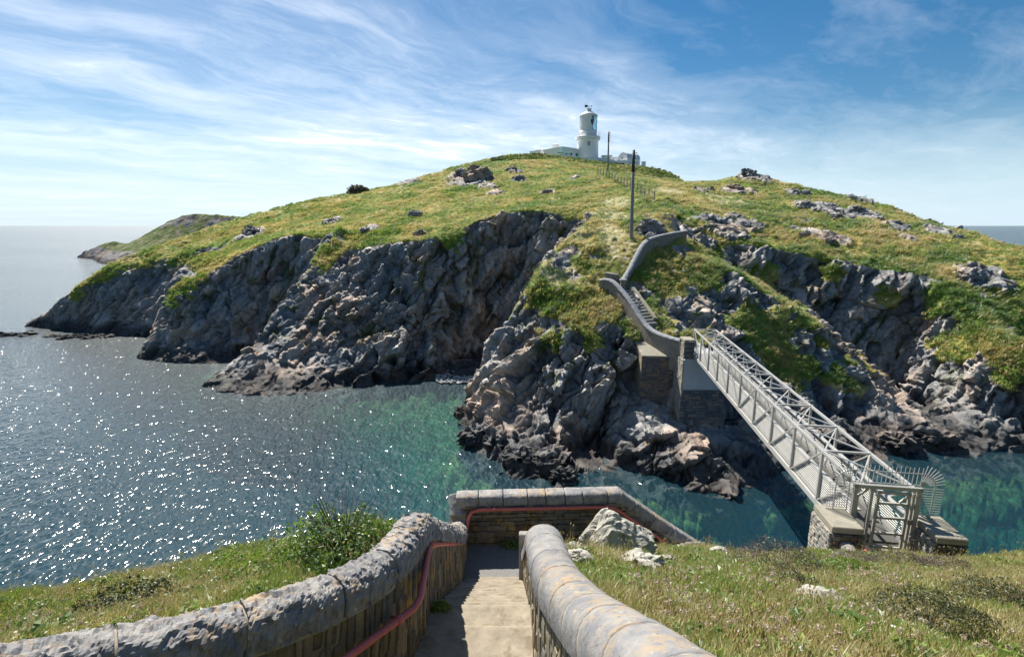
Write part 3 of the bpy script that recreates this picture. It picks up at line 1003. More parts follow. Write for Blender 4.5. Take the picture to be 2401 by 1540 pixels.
cor = corridor(mx_, my_)
ramp_z = np.interp(my_, [0.3, 2.0, 4.2, ST_Y0, ST_Y1, 11.5], [15.6, 14.4, ST_Z0, ST_Z0, ST_Z1, ST_Z1]) - 0.45
mz2 = mz_ + md
mz2 = np.where(cor, np.minimum(mz2, np.where(mx_ > 0.9, path_l[0][2] - 0.35 - np.clip(mx_ - 0.9, 0, 9) * 0.5, ramp_z)), mz2)
mpos = np.stack([mx_, my_, mz2], axis=1)
ii = np.arange(len(xs) * len(ys)).reshape(len(xs), len(ys))
qd = np.stack([ii[:-1, :-1], ii[1:, :-1], ii[1:, 1:], ii[:-1, 1:]], axis=-1).reshape(-1, 4)
qd = qd[mpos[:, 2][qd].max(axis=1) > -0.6]
used, inv = np.unique(qd, return_inverse=True)
me = mesh_np('hillside', mpos[used], inv.reshape(-1, 4), smooth=True)
fattr(me, 'rock', mrock[used])
fattr(me, 'crack', np.clip(ee[used] * 3, 0, 1))
fattr(me, 'tone', bb[used] * 0.6 + 0.45)

m, nt = new_mat('hillside')
p = geo_pos(nt)
rc, n2 = rock_colour(nt, p)
rk = nd(nt, 'ShaderNodeAttribute', attribute_name='rock').outputs['Fac']
soil = ramp(nt, noise(nt, p, 1.2, 6, 0.65), [(0.34, (0.045, 0.060, 0.016)), (0.5, (0.105, 0.10, 0.035)), (0.66, (0.20, 0.145, 0.065))])
soil = mixc(nt, 0.6, soil, ramp(nt, noise(nt, p, 22, 4, 0.7), [(0.3, 0.25), (0.7, 1.6)]), 'MULTIPLY')
hh = ma(nt, 'ADD', noise(nt, p, 9, 6, 0.7), ma(nt, 'MULTIPLY', noise(nt, p, 40, 3, 0.6), 0.3))
finish(nt, mixc(nt, rk, soil, rc), 0.9, bump(nt, hh, 0.9, 0.05), spec=0.2)
tag(link('hillside', me, None, 'hillside'), kind='structure')


# ------------------------------------------------------------------ masonry and metal materials
def simple(name, col, rough=0.6, var=0.25, scale=6.0, bscale=25.0, bstr=0.25, bdist=0.01, metal=0.0, tint=None, spec=0.4, rnd=0.0):
    m, nt = new_mat(name)
    p = geo_pos(nt)
    n = noise(nt, p, scale, 6, 0.65)
    c = mixc(nt, 1.0, col, ramp(nt, n, [(0.25, 1 - var), (0.75, 1 + var)]), 'MULTIPLY')
    if tint:
        c = mixc(nt, ramp(nt, noise(nt, mapping(nt, p, loc=(5, 3, 1)), scale * 0.6, 6, 0.7), [(tint[1], 0.0), (tint[1] + 0.1, tint[2])]), c, tint[0])
    if rnd:
        r_ = nd(nt, 'ShaderNodeObjectInfo').outputs['Random']
        c = mixc(nt, 1.0, c, ramp(nt, r_, [(0.0, 1 - rnd), (1.0, 1 + rnd)]), 'MULTIPLY')
    b = bump(nt, noise(nt, p, bscale, 6, 0.7), bstr, bdist)
    finish(nt, c, rough, b, metal, spec)
    return m


def coping_mat(name, base, pale, lichen, pit):
    m, nt = new_mat(name)
    p = geo_pos(nt)
    r_ = nd(nt, 'ShaderNodeObjectInfo').outputs['Random']
    n1 = noise(nt, p, 4.0, 8, 0.75)
    c = mixc(nt, ramp(nt, n1, [(0.40, 0.0), (0.60, 1.0)]), base, pale)
    c = mixc(nt, 1.0, c, ramp(nt, r_, [(0.0, 0.85), (1.0, 1.12)]), 'MULTIPLY')
    up = nd(nt, 'ShaderNodeSeparateXYZ', {0: nt.nodes.new('ShaderNodeNewGeometry').outputs['Normal']}).outputs[2]
    lf = ma(nt, 'MULTIPLY', ramp(nt, noise(nt, p, 9.0, 8, 0.8), [(0.50, 0.0), (0.55, 0.8)]), ramp(nt, noise(nt, p, 1.1, 4, 0.6), [(0.40, 0.15), (0.62, 1.0)]))
    lf = ma(nt, 'MULTIPLY', lf, ramp(nt, up, [(0.1, 0.12), (0.8, 1.0)]))
    c = mixc(nt, lf, c, lichen)
    c = mixc(nt, ramp(nt, noise(nt, p, 13.0, 5, 0.75), [(0.62, 0.0), (0.68, 0.7)]), c, (0.62, 0.60, 0.54))
    v = ramp(nt, voro(nt, mapping(nt, p, rot=(0.4, 0.5, 0.6), scale=(1, 2.4, 1)), 16.0), [(0.06, 1.0), (0.16, 0.0)])
    pitm = ma(nt, 'MULTIPLY', v, ramp(nt, noise(nt, p, 3.0, 3, 0.6), [(0.45, 0.0), (0.6, pit)]))
    c = mixc(nt, pitm, c, (0.05, 0.05, 0.055))
    hgt = ma(nt, 'SUBTRACT', noise(nt, p, 14, 7, 0.72), ma(nt, 'MULTIPLY', pitm, 0.8))
    finish(nt, c, 0.82, bump(nt, hgt, 0.7, 0.022), spec=0.35)


coping_mat('coping', (0.17, 0.175, 0.19), (0.32, 0.31, 0.295), (0.44, 0.29, 0.13), 0.7)
coping_mat('coping_smooth', (0.185, 0.19, 0.205), (0.29, 0.28, 0.265), (0.40, 0.28, 0.15), 1.0)


def stone_mat(name, cols, lich=None):
    m, nt = new_mat(name)
    p = geo_pos(nt)
    r_ = nd(nt, 'ShaderNodeObjectInfo').outputs['Random']
    c = ramp(nt, r_, cols, 'CONSTANT')
    c = mixc(nt, 0.8, c, ramp(nt, noise(nt, p, 9, 6, 0.7), [(0.25, 0.45), (0.75, 1.5)]), 'MULTIPLY')
    if lich:
        c = mixc(nt, ramp(nt, noise(nt, p, 2.0, 6, 0.75), [(0.56, 0.0), (0.64, 0.75)]), c, lich)
    finish(nt, c, 0.85, bump(nt, noise(nt, p, 30, 6, 0.7), 0.6, 0.012), spec=0.3)


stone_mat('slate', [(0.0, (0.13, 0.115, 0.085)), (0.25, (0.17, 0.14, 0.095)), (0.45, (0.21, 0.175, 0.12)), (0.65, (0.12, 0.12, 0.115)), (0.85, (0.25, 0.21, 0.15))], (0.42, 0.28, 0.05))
stone_mat('slate_lit', [(0.0, (0.25, 0.22, 0.17)), (0.25, (0.33, 0.28, 0.19)), (0.45, (0.22, 0.215, 0.20)), (0.65, (0.38, 0.33, 0.24)), (0.85, (0.28, 0.24, 0.18))])  # paler copy of slate for the sunlit right parapet, sunlight put into its colour
stone_mat('rubble', [(0.0, (0.11, 0.09, 0.065)), (0.3, (0.15, 0.12, 0.085)), (0.55, (0.18, 0.155, 0.12)), (0.8, (0.12, 0.115, 0.105))], (0.36, 0.24, 0.06))
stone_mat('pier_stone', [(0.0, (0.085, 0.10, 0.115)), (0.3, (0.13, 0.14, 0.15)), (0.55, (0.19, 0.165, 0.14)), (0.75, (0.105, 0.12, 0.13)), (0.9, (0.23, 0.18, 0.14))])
stone_mat('pier_stone_lit', [(0.0, (0.29, 0.27, 0.23)), (0.3, (0.35, 0.32, 0.265)), (0.6, (0.24, 0.235, 0.22)), (0.85, (0.38, 0.33, 0.26))])  # paler copy of pier_stone for left sides facing the sun, light painted in
simple('mortar', (0.27, 0.225, 0.155), 0.95, 0.3, 5, 40, 0.5, 0.01)
simple('joint_mortar', (0.33, 0.30, 0.24), 0.95, 0.3, 8, 50, 0.5, 0.01)
simple('mortar_grey', (0.30, 0.29, 0.27), 0.95, 0.25, 5, 40, 0.5, 0.01)
simple('concrete', (0.29, 0.25, 0.19), 0.9, 0.32, 5, 60, 0.5, 0.008, tint=((0.17, 0.13, 0.085), 0.52, 0.7))
simple('gravel', (0.20, 0.195, 0.19), 0.95, 0.35, 40, 90, 0.8, 0.01)
simple('pier_concrete', (0.40, 0.43, 0.46), 0.85, 0.15, 0.8, 12, 0.3, 0.02, tint=((0.26, 0.27, 0.28), 0.56, 0.6))
simple('cap_stone', (0.28, 0.26, 0.205), 0.85, 0.25, 3, 30, 0.4, 0.01, tint=((0.62, 0.60, 0.52), 0.6, 0.8))
simple('red_paint', (0.56, 0.125, 0.10), 0.42, 0.15, 6, 40, 0.15, 0.004, tint=((0.60, 0.30, 0.26), 0.60, 0.35), spec=0.5)
simple('galvanised', (0.47, 0.465, 0.44), 0.45, 0.12, 2.0, 30, 0.1, 0.003, metal=0.25, tint=((0.45, 0.42, 0.37), 0.58, 0.5))
simple('gate_metal', (0.42, 0.40, 0.36), 0.5, 0.15, 3.0, 30, 0.15, 0.004, metal=0.2, tint=((0.40, 0.31, 0.20), 0.60, 0.6))
simple('bolt', (0.30, 0.26, 0.22), 0.5, 0.2, 9, 30, 0.1, 0.003, metal=0.4)

# ------------------------------------------------------------------ a small bank of rough stones shared by all masonry
BANK = []
for k in range(10):
    bm = bmesh.new()
    bmesh.ops.create_cube(bm, size=1.0)
    bmesh.ops.bevel(bm, geom=list(bm.edges), offset=0.10 + 0.05 * random.random(), segments=1, affect='EDGES')
    for v in bm.verts:
        v.co += Vector((random.uniform(-.05, .05), random.uniform(-.06, .06), random.uniform(-.05, .05)))
    me = bpy.data.meshes.new('stone')
    bm.to_mesh(me)
    bm.free()
    BANK.append(me)
BANKS = {}


def bank(mat):
    if mat not in BANKS:
        out = []
        for me in BANK:
            q = me.copy()
            q.materials.append(MATS[mat])
            out.append(q)
        BANKS[mat] = out
    return BANKS[mat]


def lay(parent, c, along, up, nrm, w, h, d, mat, rot=0.0, name='stone'):
    o = bpy.data.objects.new(name, random.choice(bank(mat)))
    C.objects.link(o)
    o.parent = parent
    x = Vector(along).normalized()
    z = Vector(up).normalized()
    y = Vector(nrm).normalized()
    z = (z - x * z.dot(x)).normalized()
    y = z.cross(x).normalized()
    if rot:
        q = Matrix.Rotation(rot, 3, y)
        x, z = q @ x, q @ z
    M = Matrix((x * w, y * d, z * h)).transposed().to_4x4()
    M.translation = Vector(c) - ORIGIN[parent.name]
    o.matrix_local = M
    return o


def polylen(l):
    d = np.linalg.norm(np.diff(np.array(l)[:, :3], axis=0), axis=1)
    return np.concatenate([[0], np.cumsum(d)])


def at_s(l, cs, s):
    l = np.array(l)
    return np.array([np.interp(s, cs, l[:, k]) for k in range(3)])


def frame_at(l, cs, s):
    a, b = at_s(l, cs, max(s - 0.06, 0)), at_s(l, cs, min(s + 0.06, cs[-1]))
    t = b - a
    t /= np.linalg.norm(t) + 1e-9
    side = np.array([t[1], -t[0], 0.0])
    side /= np.linalg.norm(side) + 1e-9
    up = np.cross(side, t)
    return at_s(l, cs, s), t, side, up


def coping(parent, line, joints, w, hgt, mat, rough_amp, ns=26, nt_=22, seed=0, name='coping_stone', flat=0.75):
    """half-round coping stones laid along a crown line; each stone its own mesh"""
    cs = polylen(line)
    for j, (s0, s1) in enumerate(zip(joints[:-1], joints[1:])):
        s0, s1 = s0 + 0.012, s1 - 0.012
        k = max(5, int(ns * (s1 - s0) / 0.7))
        V = []
        for i in range(k + 1):
            s = s0 + (s1 - s0) * i / k
            c, t, side, up = frame_at(line, cs, s)
            endf = min(i, k - i) / k
            shr = 1.0 if 0 < i < k else 0.955
            for q in range(nt_ + 1):
                a = math.pi * (1.12 * q / nt_ - 0.06)
                ca, sa = math.cos(a), math.sin(a)
                x = math.copysign(abs(ca) ** flat, ca) * w / 2
                y = (math.copysign(abs(sa) ** flat, sa) - 1) * hgt
                V.append(c + side * x * shr + up * (y * shr if True else y))
        V = np.array(V)
        nq = nt_ + 1
        ctr = np.repeat(np.array([at_s(line, cs, s0 + (s1 - s0) * i / k) - np.array([0, 0, hgt]) for i in range(k + 1)]), nq, axis=0)
        nv = V - ctr
        nv /= np.linalg.norm(nv, axis=1, keepdims=True) + 1e-9
        bb, ee = blocks(V * 9.0 + seed, seed + 3, 0.8)
        bb2, ee2 = blocks(V * 3.6 + seed, seed + 9, 0.6)
        bb3, ee3 = blocks(V * 21.0 + seed, seed + 13, 0.9)
        ed = rough_amp * (0.9 * bb + 0.35 * bb2 + 0.55 * bb3 + 0.25 * fbm(V * 34, 2, seed) - 0.35) + 0.008 * fbm(V * 2.0, 2, seed + 1)
        V = V + nv * ed[:, None]
        F = []
        for i in range(k):
            for q in range(nt_):
                F.append((i * nq + q, (i + 1) * nq + q, (i + 1) * nq + q + 1, i * nq + q + 1))
        o0 = np.array(ORIGIN[parent.name])
        mb = MB()
        mb.v = [tuple(r) for r in (V - o0 + o0)]
        mb.f = F + [tuple(range(nq)), tuple(range(k * nq + nq - 1, k * nq - 1, -1))]
        mb.build(name, mat, parent, smooth=rough_amp < 0.015)


def bed(parent, line, w, hgt, mat, flat, name='mortar_bed', drop=0.010):
    """the mortar that shows in the joints of a coping"""
    cs = polylen(line)
    k = max(4, int(cs[-1] / 0.08))
    V, F = [], []
    for i in range(k + 1):
        c, t, side, up = frame_at(line, cs, cs[-1] * i / k)
        for q in range(15):
            a = math.pi * (1.12 * q / 14 - 0.06)
            ca, sa = math.cos(a), math.sin(a)
            V.append(tuple(c + side * math.copysign(abs(ca) ** flat, ca) * (w / 2 - drop) + up * ((math.copysign(abs(sa) ** flat, sa) - 1) * hgt - drop)))
    for i in range(k):
        for q in range(14):
            F.append((i * 15 + q, (i + 1) * 15 + q, (i + 1) * 15 + q + 1, i * 15 + q + 1))
    mb = MB()
    mb.v, mb.f = V, F
    mb.build(name, mat, parent, smooth=True)


def wall_core(parent, line, w, top_drop, depth, mat, name='wall_core', depths=None):
    """solid body of a wall under its coping"""
    l = np.array(line)
    mb = MB()
    n = len(l)
    t = np.gradient(l[:, :2], axis=0)
    t /= np.linalg.norm(t, axis=1, keepdims=True) + 1e-9
    V, F = [], []
    for i in range(n):
        sx, sy = t[i, 1] * w / 2, -t[i, 0] * w / 2
        zt = l[i, 2] - top_drop
        zb = (l[i, 2] - depth) if depths is None else depths[i]
        V += [(l[i, 0] - sx, l[i, 1] - sy, zb), (l[i, 0] + sx, l[i, 1] + sy, zb), (l[i, 0] + sx, l[i, 1] + sy, zt), (l[i, 0] - sx, l[i, 1] - sy, zt)]
    for i in range(n - 1):
        a, b = i * 4, i * 4 + 4
        for k in range(4):
            F.append((a + k, a + (k + 1) % 4, b + (k + 1) % 4, b + k))
    F += [(3, 2, 1, 0), (n * 4 - 4, n * 4 - 3, n * 4 - 2, n * 4 - 1)]
    mb.add(V, F)
    return mb.build(name, mat, parent)


def upright_stones(parent, line, s0, s1, side_sign, w, top_drop, foot, mat, cw=(0.06, 0.13), ch=(0.16, 0.46), lean=0.0):
    """thin slates set on edge, side by side, as on the stair parapets"""
    cs = polylen(line)
    s = s0
    cnt = 0
    while s < s1:
        a = random.uniform(*cw)
        c, t, side, up = frame_at(line, cs, s + a / 2)
        zt = c[2] - top_drop
        zb = foot(c[0] + side[0] * side_sign * w / 2, c[1] + side[1] * side_sign * w / 2)
        z = zt
        th = np.array([t[0], t[1], 0])
        th /= np.linalg.norm(th)
        while z > zb:
            b = random.uniform(*ch)
            pr = random.uniform(0.0, 0.035)
            cc = np.array([c[0], c[1], z - b / 2]) + side * side_sign * (w / 2 - 0.045 + pr * 0.7)
            lay(parent, cc, th, (0, 0, 1), side * side_sign, a * 0.99, b * 0.99, 0.11, mat, rot=lean + random.uniform(-0.09, 0.09))
            z -= b
            cnt += 1
        s += a
    return cnt


def coursed(parent, o, ax, up, nrm, length, height, mat, rh=(0.10, 0.18), rl=(0.18, 0.5), d=0.1, topf=None, skip=None, name='stone'):
    """coursed rubble on a flat face: o = lower corner"""
    o, ax, up, nrm = Vector(o), Vector(ax).normalized(), Vector(up).normalized(), Vector(nrm).normalized()
    z = 0.0
    cnt = 0
    while z < height - 0.03:
        hh = min(random.uniform(*rh), height - z)
        x = 0.0 if random.random() < 0.5 else -random.uniform(0, rl[0])
        while x < length - 0.02:
            ll = random.uniform(*rl)
            x0, x1 = max(x, 0), min(x + ll, length)
            if length - x1 < rl[0] * 0.5:
                x1 = length
            if x1 - x0 > 0.04:
                cx, cz = (x0 + x1) / 2, z + hh / 2
                if (topf is None or cz + hh * 0.4 < topf(cx)) and not (skip and skip(cx, cz)):
                    pr = random.uniform(-0.008, 0.03)
                    lay(parent, o + ax * cx + up * cz + nrm * (pr), ax, up, nrm, (x1 - x0) - 0.014, hh - 0.014, d, mat, rot=random.uniform(-0.02, 0.02), name=name)
                    cnt += 1
            x = x1 if x1 == length else x + ll
        z += hh
    return cnt


# ------------------------------------------------------------------ stair parapets
def stair_z(x, y):
    return float(np.interp(y, [0.3, 2.0, 4.2, ST_Y0, ST_Y1, 11.5], [15.6, 14.4, ST_Z0, ST_Z0, ST_Z1, ST_Z1]))


def joints_for(line, lens, s0=0.0):
    cs = polylen(line)
    j = [s0]
    while j[-1] < cs[-1] - 0.25:
        j.append(min(j[-1] + random.uniform(*lens), cs[-1]))
    if cs[-1] - j[-1] > 1e-3:
        j[-1] = cs[-1]
    return j


lw = thing('stair_parapet', 'rough pitted grey stone parapet curving along the left side of the steps', 'wall', (-1.3, 6.0, 12.0))
wall_core(lw, LEFT_TOP, 0.34, 0.16, 2.2, 'mortar')
coping(lw, LEFT_TOP, joints_for(LEFT_TOP, (0.55, 0.85)), 0.47, 0.26, 'coping', 0.026, ns=46, nt_=34, seed=5)
bed(lw, LEFT_TOP, 0.47, 0.26, 'joint_mortar', 0.75, drop=0.034)
csL = polylen(LEFT_TOP)
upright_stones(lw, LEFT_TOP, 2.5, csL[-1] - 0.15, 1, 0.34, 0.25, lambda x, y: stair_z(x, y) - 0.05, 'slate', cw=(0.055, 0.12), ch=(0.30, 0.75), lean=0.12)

rw = thing('stair_parapet', 'smooth rounded grey stone parapet along the right side of the steps', 'wall', (0.45, 6.0, 12.0))
wall_core(rw, RIGHT_TOP, 0.36, 0.16, 2.2, 'mortar_grey')
coping(rw, RIGHT_TOP, joints_for(RIGHT_TOP, (0.5, 0.72)), 0.52, 0.27, 'coping_smooth', 0.007, seed=25, flat=0.85)
bed(rw, RIGHT_TOP, 0.52, 0.27, 'joint_mortar', 0.85)
csR = polylen(RIGHT_TOP)
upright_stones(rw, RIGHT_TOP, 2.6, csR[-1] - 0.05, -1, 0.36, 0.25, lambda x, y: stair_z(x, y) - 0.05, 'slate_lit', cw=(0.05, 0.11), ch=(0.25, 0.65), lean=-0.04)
mb = MB()
mb.box((0.36, 9.24, 10.42), (0.42, 0.16, 1.5))
mb.build('end_stone', 'coping_smooth', rw, bevel=0.02)

ow = thing('landing_wall', 'grey stone parapet across the foot of the steps, bending down to the right', 'wall', (1.0, 11.1, 9.7))
OT = np.array(OUTER_TOP)
ot_dense = resample([tuple(r) for r in OT], 0.06)
wall_core(ow, [tuple(r) for r in ot_dense], 0.34, 0.15, 1.9, 'mortar')
# coping in straight runs, mitred at the bends
coping(ow, OUTER_TOP[:3], joints_for(OUTER_TOP[:3], (0.42, 0.66)), 0.44, 0.22, 'coping', 0.010, seed=45, flat=0.6)
dn = [OUTER_TOP[2]] + list(OUTER_TOP[3:])
coping(ow, dn, joints_for(dn, (0.5, 0.75)), 0.44, 0.22, 'coping', 0.010, seed=65, flat=0.6)
side_run = [(-1.30, 10.70, 10.62), (-1.33, 10.86, 10.85), (-1.37, 11.04, OUT_Z)]
coping(ow, side_run, [0, polylen(side_run)[-1]], 0.40, 0.24, 'coping', 0.010, seed=85, flat=0.7)
mb = MB()
mb.hexa([(-1.5, 10.55, 9.0), (-1.12, 10.55, 9.0), (-1.12, 11.0, 9.0), (-1.5, 11.0, 9.0)], [(-1.5, 10.55, 10.35), (-1.12, 10.55, 10.35), (-1.12, 11.0, 10.85), (-1.5, 11.0, 10.85)])
mb.build('corner_block', 'mortar', ow)
coursed(ow, (-1.15, 10.86, 9.66), (3.83, 0.13, 0), (0, 0, 1), (0, -1, 0), 3.83, 1.16, 'rubble', rh=(0.09, 0.17), rl=(0.18, 0.55), d=0.10)
axd = Vector((2.27, 0.33, 0)).normalized()
coursed(ow, (2.66, 11.0, 8.0), axd, (0, 0, 1), (0.14, -1, 0), 2.3, 2.9, 'rubble', rh=(0.10, 0.18), rl=(0.2, 0.5), d=0.10, topf=lambda x: 2.85 - 0.75 * x)

# ------------------------------------------------------------------ steps
stw = thing('stairway', 'worn buff concrete stairway running down to a gravel landing', 'stairs', (-0.4, 5.8, 12.4))
SX0, SX1 = -1.06, 0.235
dy = (ST_Y1 - ST_Y0) / STEP_N
dz = (ST_Z0 - ST_Z1) / (STEP_N)


def step_mesh(y0, y1, z, x0, x1, name, mat, thick=0.3, nx_=24, ny_=10):
    V, F = [], []
    for i in range(nx_ + 1):
        for j in range(ny_ + 1):
            x = x0 + (x1 - x0) * i / nx_
            y = y0 + (y1 - y0) * j / ny_
            V.append((x, y, z))
    V = np.array(V)
    wear = 0.008 * fbm(V * 3.0, 3, 12) + 0.004 * fbm(V * 14.0, 2, 13)
    edge = np.abs(V[:, 1] - y1) < 1e-6
    nose = np.clip((V[:, 1] - (y1 - 0.05)) / 0.05, 0, 1)
    V[:, 2] += wear - 0.022 * nose ** 2
    V[:, 1] += edge * 0.012 * fbm(V * 6.0, 2, 14)
    nq = ny_ + 1
    for i in range(nx_):
        for j in range(ny_):
            F.append((i * nq + j, (i + 1) * nq + j, (i + 1) * nq + j + 1, i * nq + j + 1))
    b = len(V)
    front = [(i * nq + ny_) for i in range(nx_ + 1)]
    low = [(V[k][0], V[k][1] - 0.004, z - thick) for k in front]
    V = [tuple(r) for r in V] + low
    for i in range(nx_):
        F.append((front[i], front[i + 1], b + i + 1, b + i))
    mb = MB()
    mb.v, mb.f = V, F
    return mb.build(name, mat, stw, smooth=False)


step_mesh(3.4, 5.46, ST_Z0 + 0.03, -2.6, SX1 + 0.12, 'landing_slab', 'concrete', 0.12, 60, 40)
step_mesh(5.45, ST_Y0, ST_Z0, -1.30, SX1 + 0.02, 'landing_slab', 'concrete', 0.3, 40, 12)
for k in range(STEP_N):
    step_mesh(ST_Y0 + k * dy - 0.03, ST_Y0 + (k + 1) * dy, ST_Z0 - (k + 1) * dz + (0.02 if k == STEP_N - 1 else 0), SX0, SX1, 'step', 'concrete', dz + 0.06)
for k in range(6):
    step_mesh(3.4 - (k + 1) * 0.3, 3.4 - k * 0.3 + 0.02, ST_Z0 + 0.03 + (k + 1) * 0.19, -3.9 - 0.1 * k, 0.75, 'step', 'concrete', 0.24)
step_mesh(ST_Y1 - 0.04, 10.95, ST_Z1, SX0 - 0.15, 2.8, 'landing_gravel', 'gravel', 0.3, 60, 30)
lp = [(2.8, 9.3), (3.4, 8.9), (4.0, 8.45), (4.6, 8.0), (5.2, 7.7), (6.0, 7.5)]
for (xa, za), (xb, zb) in zip(lp[:-1], lp[1:]):
    for q in range(2):
        x0_ = xa + (xb - xa) * q / 2
        mb = MB()
        mb.box((x0_ + 0.18, 10.75 + 0.1 * (x0_ - 2.8), za + (zb - za) * q / 2 - 0.15), (0.34, 0.9, 0.3))
        mb.build('step', 'concrete', stw, bevel=0.01)

# ------------------------------------------------------------------ red handrail
hr_ = thing('handrail', 'red painted pipe handrail down the left parapet and across the landing wall', 'handrail', (-1.0, 5.0, 12.4))
r0 = P(700, 1608, 4.35)
rail_pts = [P(700, 1608, 3.55), P(815, 1540, 3.98), P(935, 1452, 4.58), P(972, 1424, 4.78), P(985, 1400, 4.92), P(1003, 1300, 5.62), P(1008, 1279, 5.86), P(1024, 1275, 6.4), P(1050, 1274, 7.6), P(1080, 1272, 9.6), P(1089, 1266, 10.3), P(1094, 1240, 10.55), P(1099, 1212, 10.68), P(1107, 1200, 10.72), P(1125, 1195, 10.74), P(1160, 1194, 10.75), P(1300, 1191, 10.82), P(1420, 1188, 10.88), P(1438, 1190, 10.9), P(1452, 1198, 10.92), P(1560, 1272, 11.1), P(1640, 1330, 11.25)]
eye = Vector((0, 0, CAM_Z))
rail_pts = [tuple(eye + (Vector(q) - eye) * (0.975 if i < 10 else 1.0)) for i, q in enumerate(rail_pts)]
dense = []
for a, b in zip(rail_pts[:-1], rail_pts[1:]):
    k = max(2, int((Vector(b) - Vector(a)).length / 0.25))
    dense += [Vector(a).lerp(Vector(b), i / k) for i in range(k)]
dense.append(Vector(rail_pts[-1]))
mb = MB()
mb.tube(dense, 0.040, 14)
mb.build('rail', 'red_paint', hr_, smooth=True)


def bracket(pt, wall_dir, nxt):
    p0 = Vector(pt)
    wd = Vector(wall_dir).normalized()
    t = (Vector(nxt) - p0).normalized()
    mb = MB()
    pts = [p0 + wd * (0.17 * math.sin(a)) + Vector((0, 0, -0.12 + 0.12 * math.cos(a))) * 1.0 for a in np.linspace(0, 2.2, 9)]
    pts[-1] = p0 + wd * 0.16 + Vector((0, 0, -0.20))
    mb.tube(pts, 0.020, 8)
    b_ = mb.build('bracket', 'red_paint', hr_, smooth=True)
    mb = MB()
    mb.box(pts[-1] + wd * 0.015, (0.02, 0.07, 0.16), wd)
    mb.build('wall_plate', 'red_paint', b_)
    mb = MB()
    mb.tube([p0 - t * 0.035, p0 - t * 0.03, p0 + t * 0.03, p0 + t * 0.035], [0.043, 0.050, 0.050, 0.043], 14)
    mb.build('collar', 'red_paint', b_, smooth=True)


for i, wd in ((2, (-0.8, 0.55, 0)), (6, (-1, 0, 0)), (8, (-1, 0, 0)), (9, (-1, 0, 0)), (15, (0, 1, 0)), (17, (0, 1, 0))):
    bracket(rail_pts[i], wd, rail_pts[i + 1])


# ------------------------------------------------------------------ footbridge
def BL(a, r, z):
    """bridge coordinates: a along from the gate, r to the right, z above the bottom chord"""
    return BR_O + BA * a + BRT * r + Vector((0, 0, z))


simple('deck', (0.085, 0.085, 0.08), 0.8, 0.2, 4, 40, 0.4, 0.006)
NPAN, PAN, BW, BH = 10, 2.335, 1.55, 1.96
br = thing('footbridge', 'galvanised steel truss footbridge with open cage top across the sea channel', 'bridge', tuple(BR_O))
LEN = NPAN * PAN


def member(name, a, b, w, h=None, mat='galvanised', parent=None, up=(0, 0, 1)):
    mb = MB()
    mb.bar(a, b, w, h, up)
    return mb.build(name, mat, parent or br)


for r in (0, BW):
    member('bottom_chord', BL(-0.1, r, 0), BL(LEN + 0.3, r, 0), 0.10, 0.20)
    member('top_chord', BL(0, r, BH), BL(LEN, r, BH), 0.09, 0.09)
    sg = 1 if r == 0 else -1
    member('handrail_beam', BL(0, r + sg * 0.10, 1.12), BL(LEN, r + sg * 0.10, 1.12), 0.15, 0.05)
    member('kick_board', BL(0, r + sg * 0.06, 0.22), BL(LEN, r + sg * 0.06, 0.22), 0.02, 0.16)
    for k in range(10):
        z = 0.34 + k * 0.078
        mb = MB()
        mb.tube([BL(0, r + sg * 0.05, z), BL(LEN, r + sg * 0.05, z)], 0.016, 6)
        mb.build('guard_rail', 'galvanised', br)
    for i in range(NPAN + 1):
        a = i * PAN
        member('post', BL(a, r, 0.1), BL(a, r, BH), 0.085, 0.085, up=(BA.x, BA.y, 0))
        if i < NPAN:
            if i < 5:
                member('diagonal', BL(a + PAN - 0.05, r, 0.12), BL(a + 0.05, r, BH - 0.06), 0.05, 0.05)
            else:
                member('diagonal', BL(a + PAN - 0.05, r, BH - 0.06), BL(a + 0.05, r, 0.12), 0.05, 0.05)
            for q in (0.33, 0.67):
                member('baluster', BL(a + PAN * q, r + sg * 0.05, 0.2), BL(a + PAN * q, r + sg * 0.05, 1.1), 0.03, 0.012)
for i in range(NPAN + 1):
    a = i * PAN
    member('cross_beam', BL(a, -0.02, BH + 0.02), BL(a, BW + 0.02, BH + 0.02), 0.07, 0.07)
    member('floor_beam', BL(a, 0, -0.02), BL(a, BW, -0.02), 0.08, 0.12)
    if i < NPAN:
        member('top_brace', BL(a, 0.03, BH - 0.01), BL(a + PAN, BW - 0.03, BH - 0.01), 0.045, 0.045)
        member('top_brace', BL(a + PAN, 0.03, BH + 0.035), BL(a, BW - 0.03, BH + 0.035), 0.045, 0.04)
        mb = MB()
        mb.box(BL(a + PAN / 2, BW / 2, 0.09), (PAN - 0.02, BW - 0.22, 0.035), BA)
        mb.build('deck_panel', 'deck', br)

# ------------------------------------------------------------------ gate with its spiked guard
gt = thing('bridge_gate', 'pale metal framed gate closing the near end of the footbridge', 'gate', tuple(BL(-0.35, 0.7, 0)))
GA = -0.30
member('frame_post', BL(GA, -0.24, 0.95), BL(GA, -0.24, 2.14), 0.095, 0.10, 'gate_metal', gt, up=(BA.x, BA.y, 0))
member('frame_post', BL(GA, 0.22, 0.02), BL(GA, 0.22, 2.02), 0.08, 0.08, 'gate_metal', gt, up=(BA.x, BA.y, 0))
member('frame_post', BL(GA, 1.50, 0.02), BL(GA, 1.50, 2.14), 0.11, 0.10, 'gate_metal', gt, up=(BA.x, BA.y, 0))
member('top_beam', BL(GA, -0.30, 2.10), BL(GA, 1.58, 2.10), 0.10, 0.11, 'gate_metal', gt)
member('knee_brace', BL(GA, -0.2, 1.72), BL(GA, 0.12, 2.03), 0.05, 0.06, 'gate_metal', gt)
lf = MB()
LA = GA - 0.03
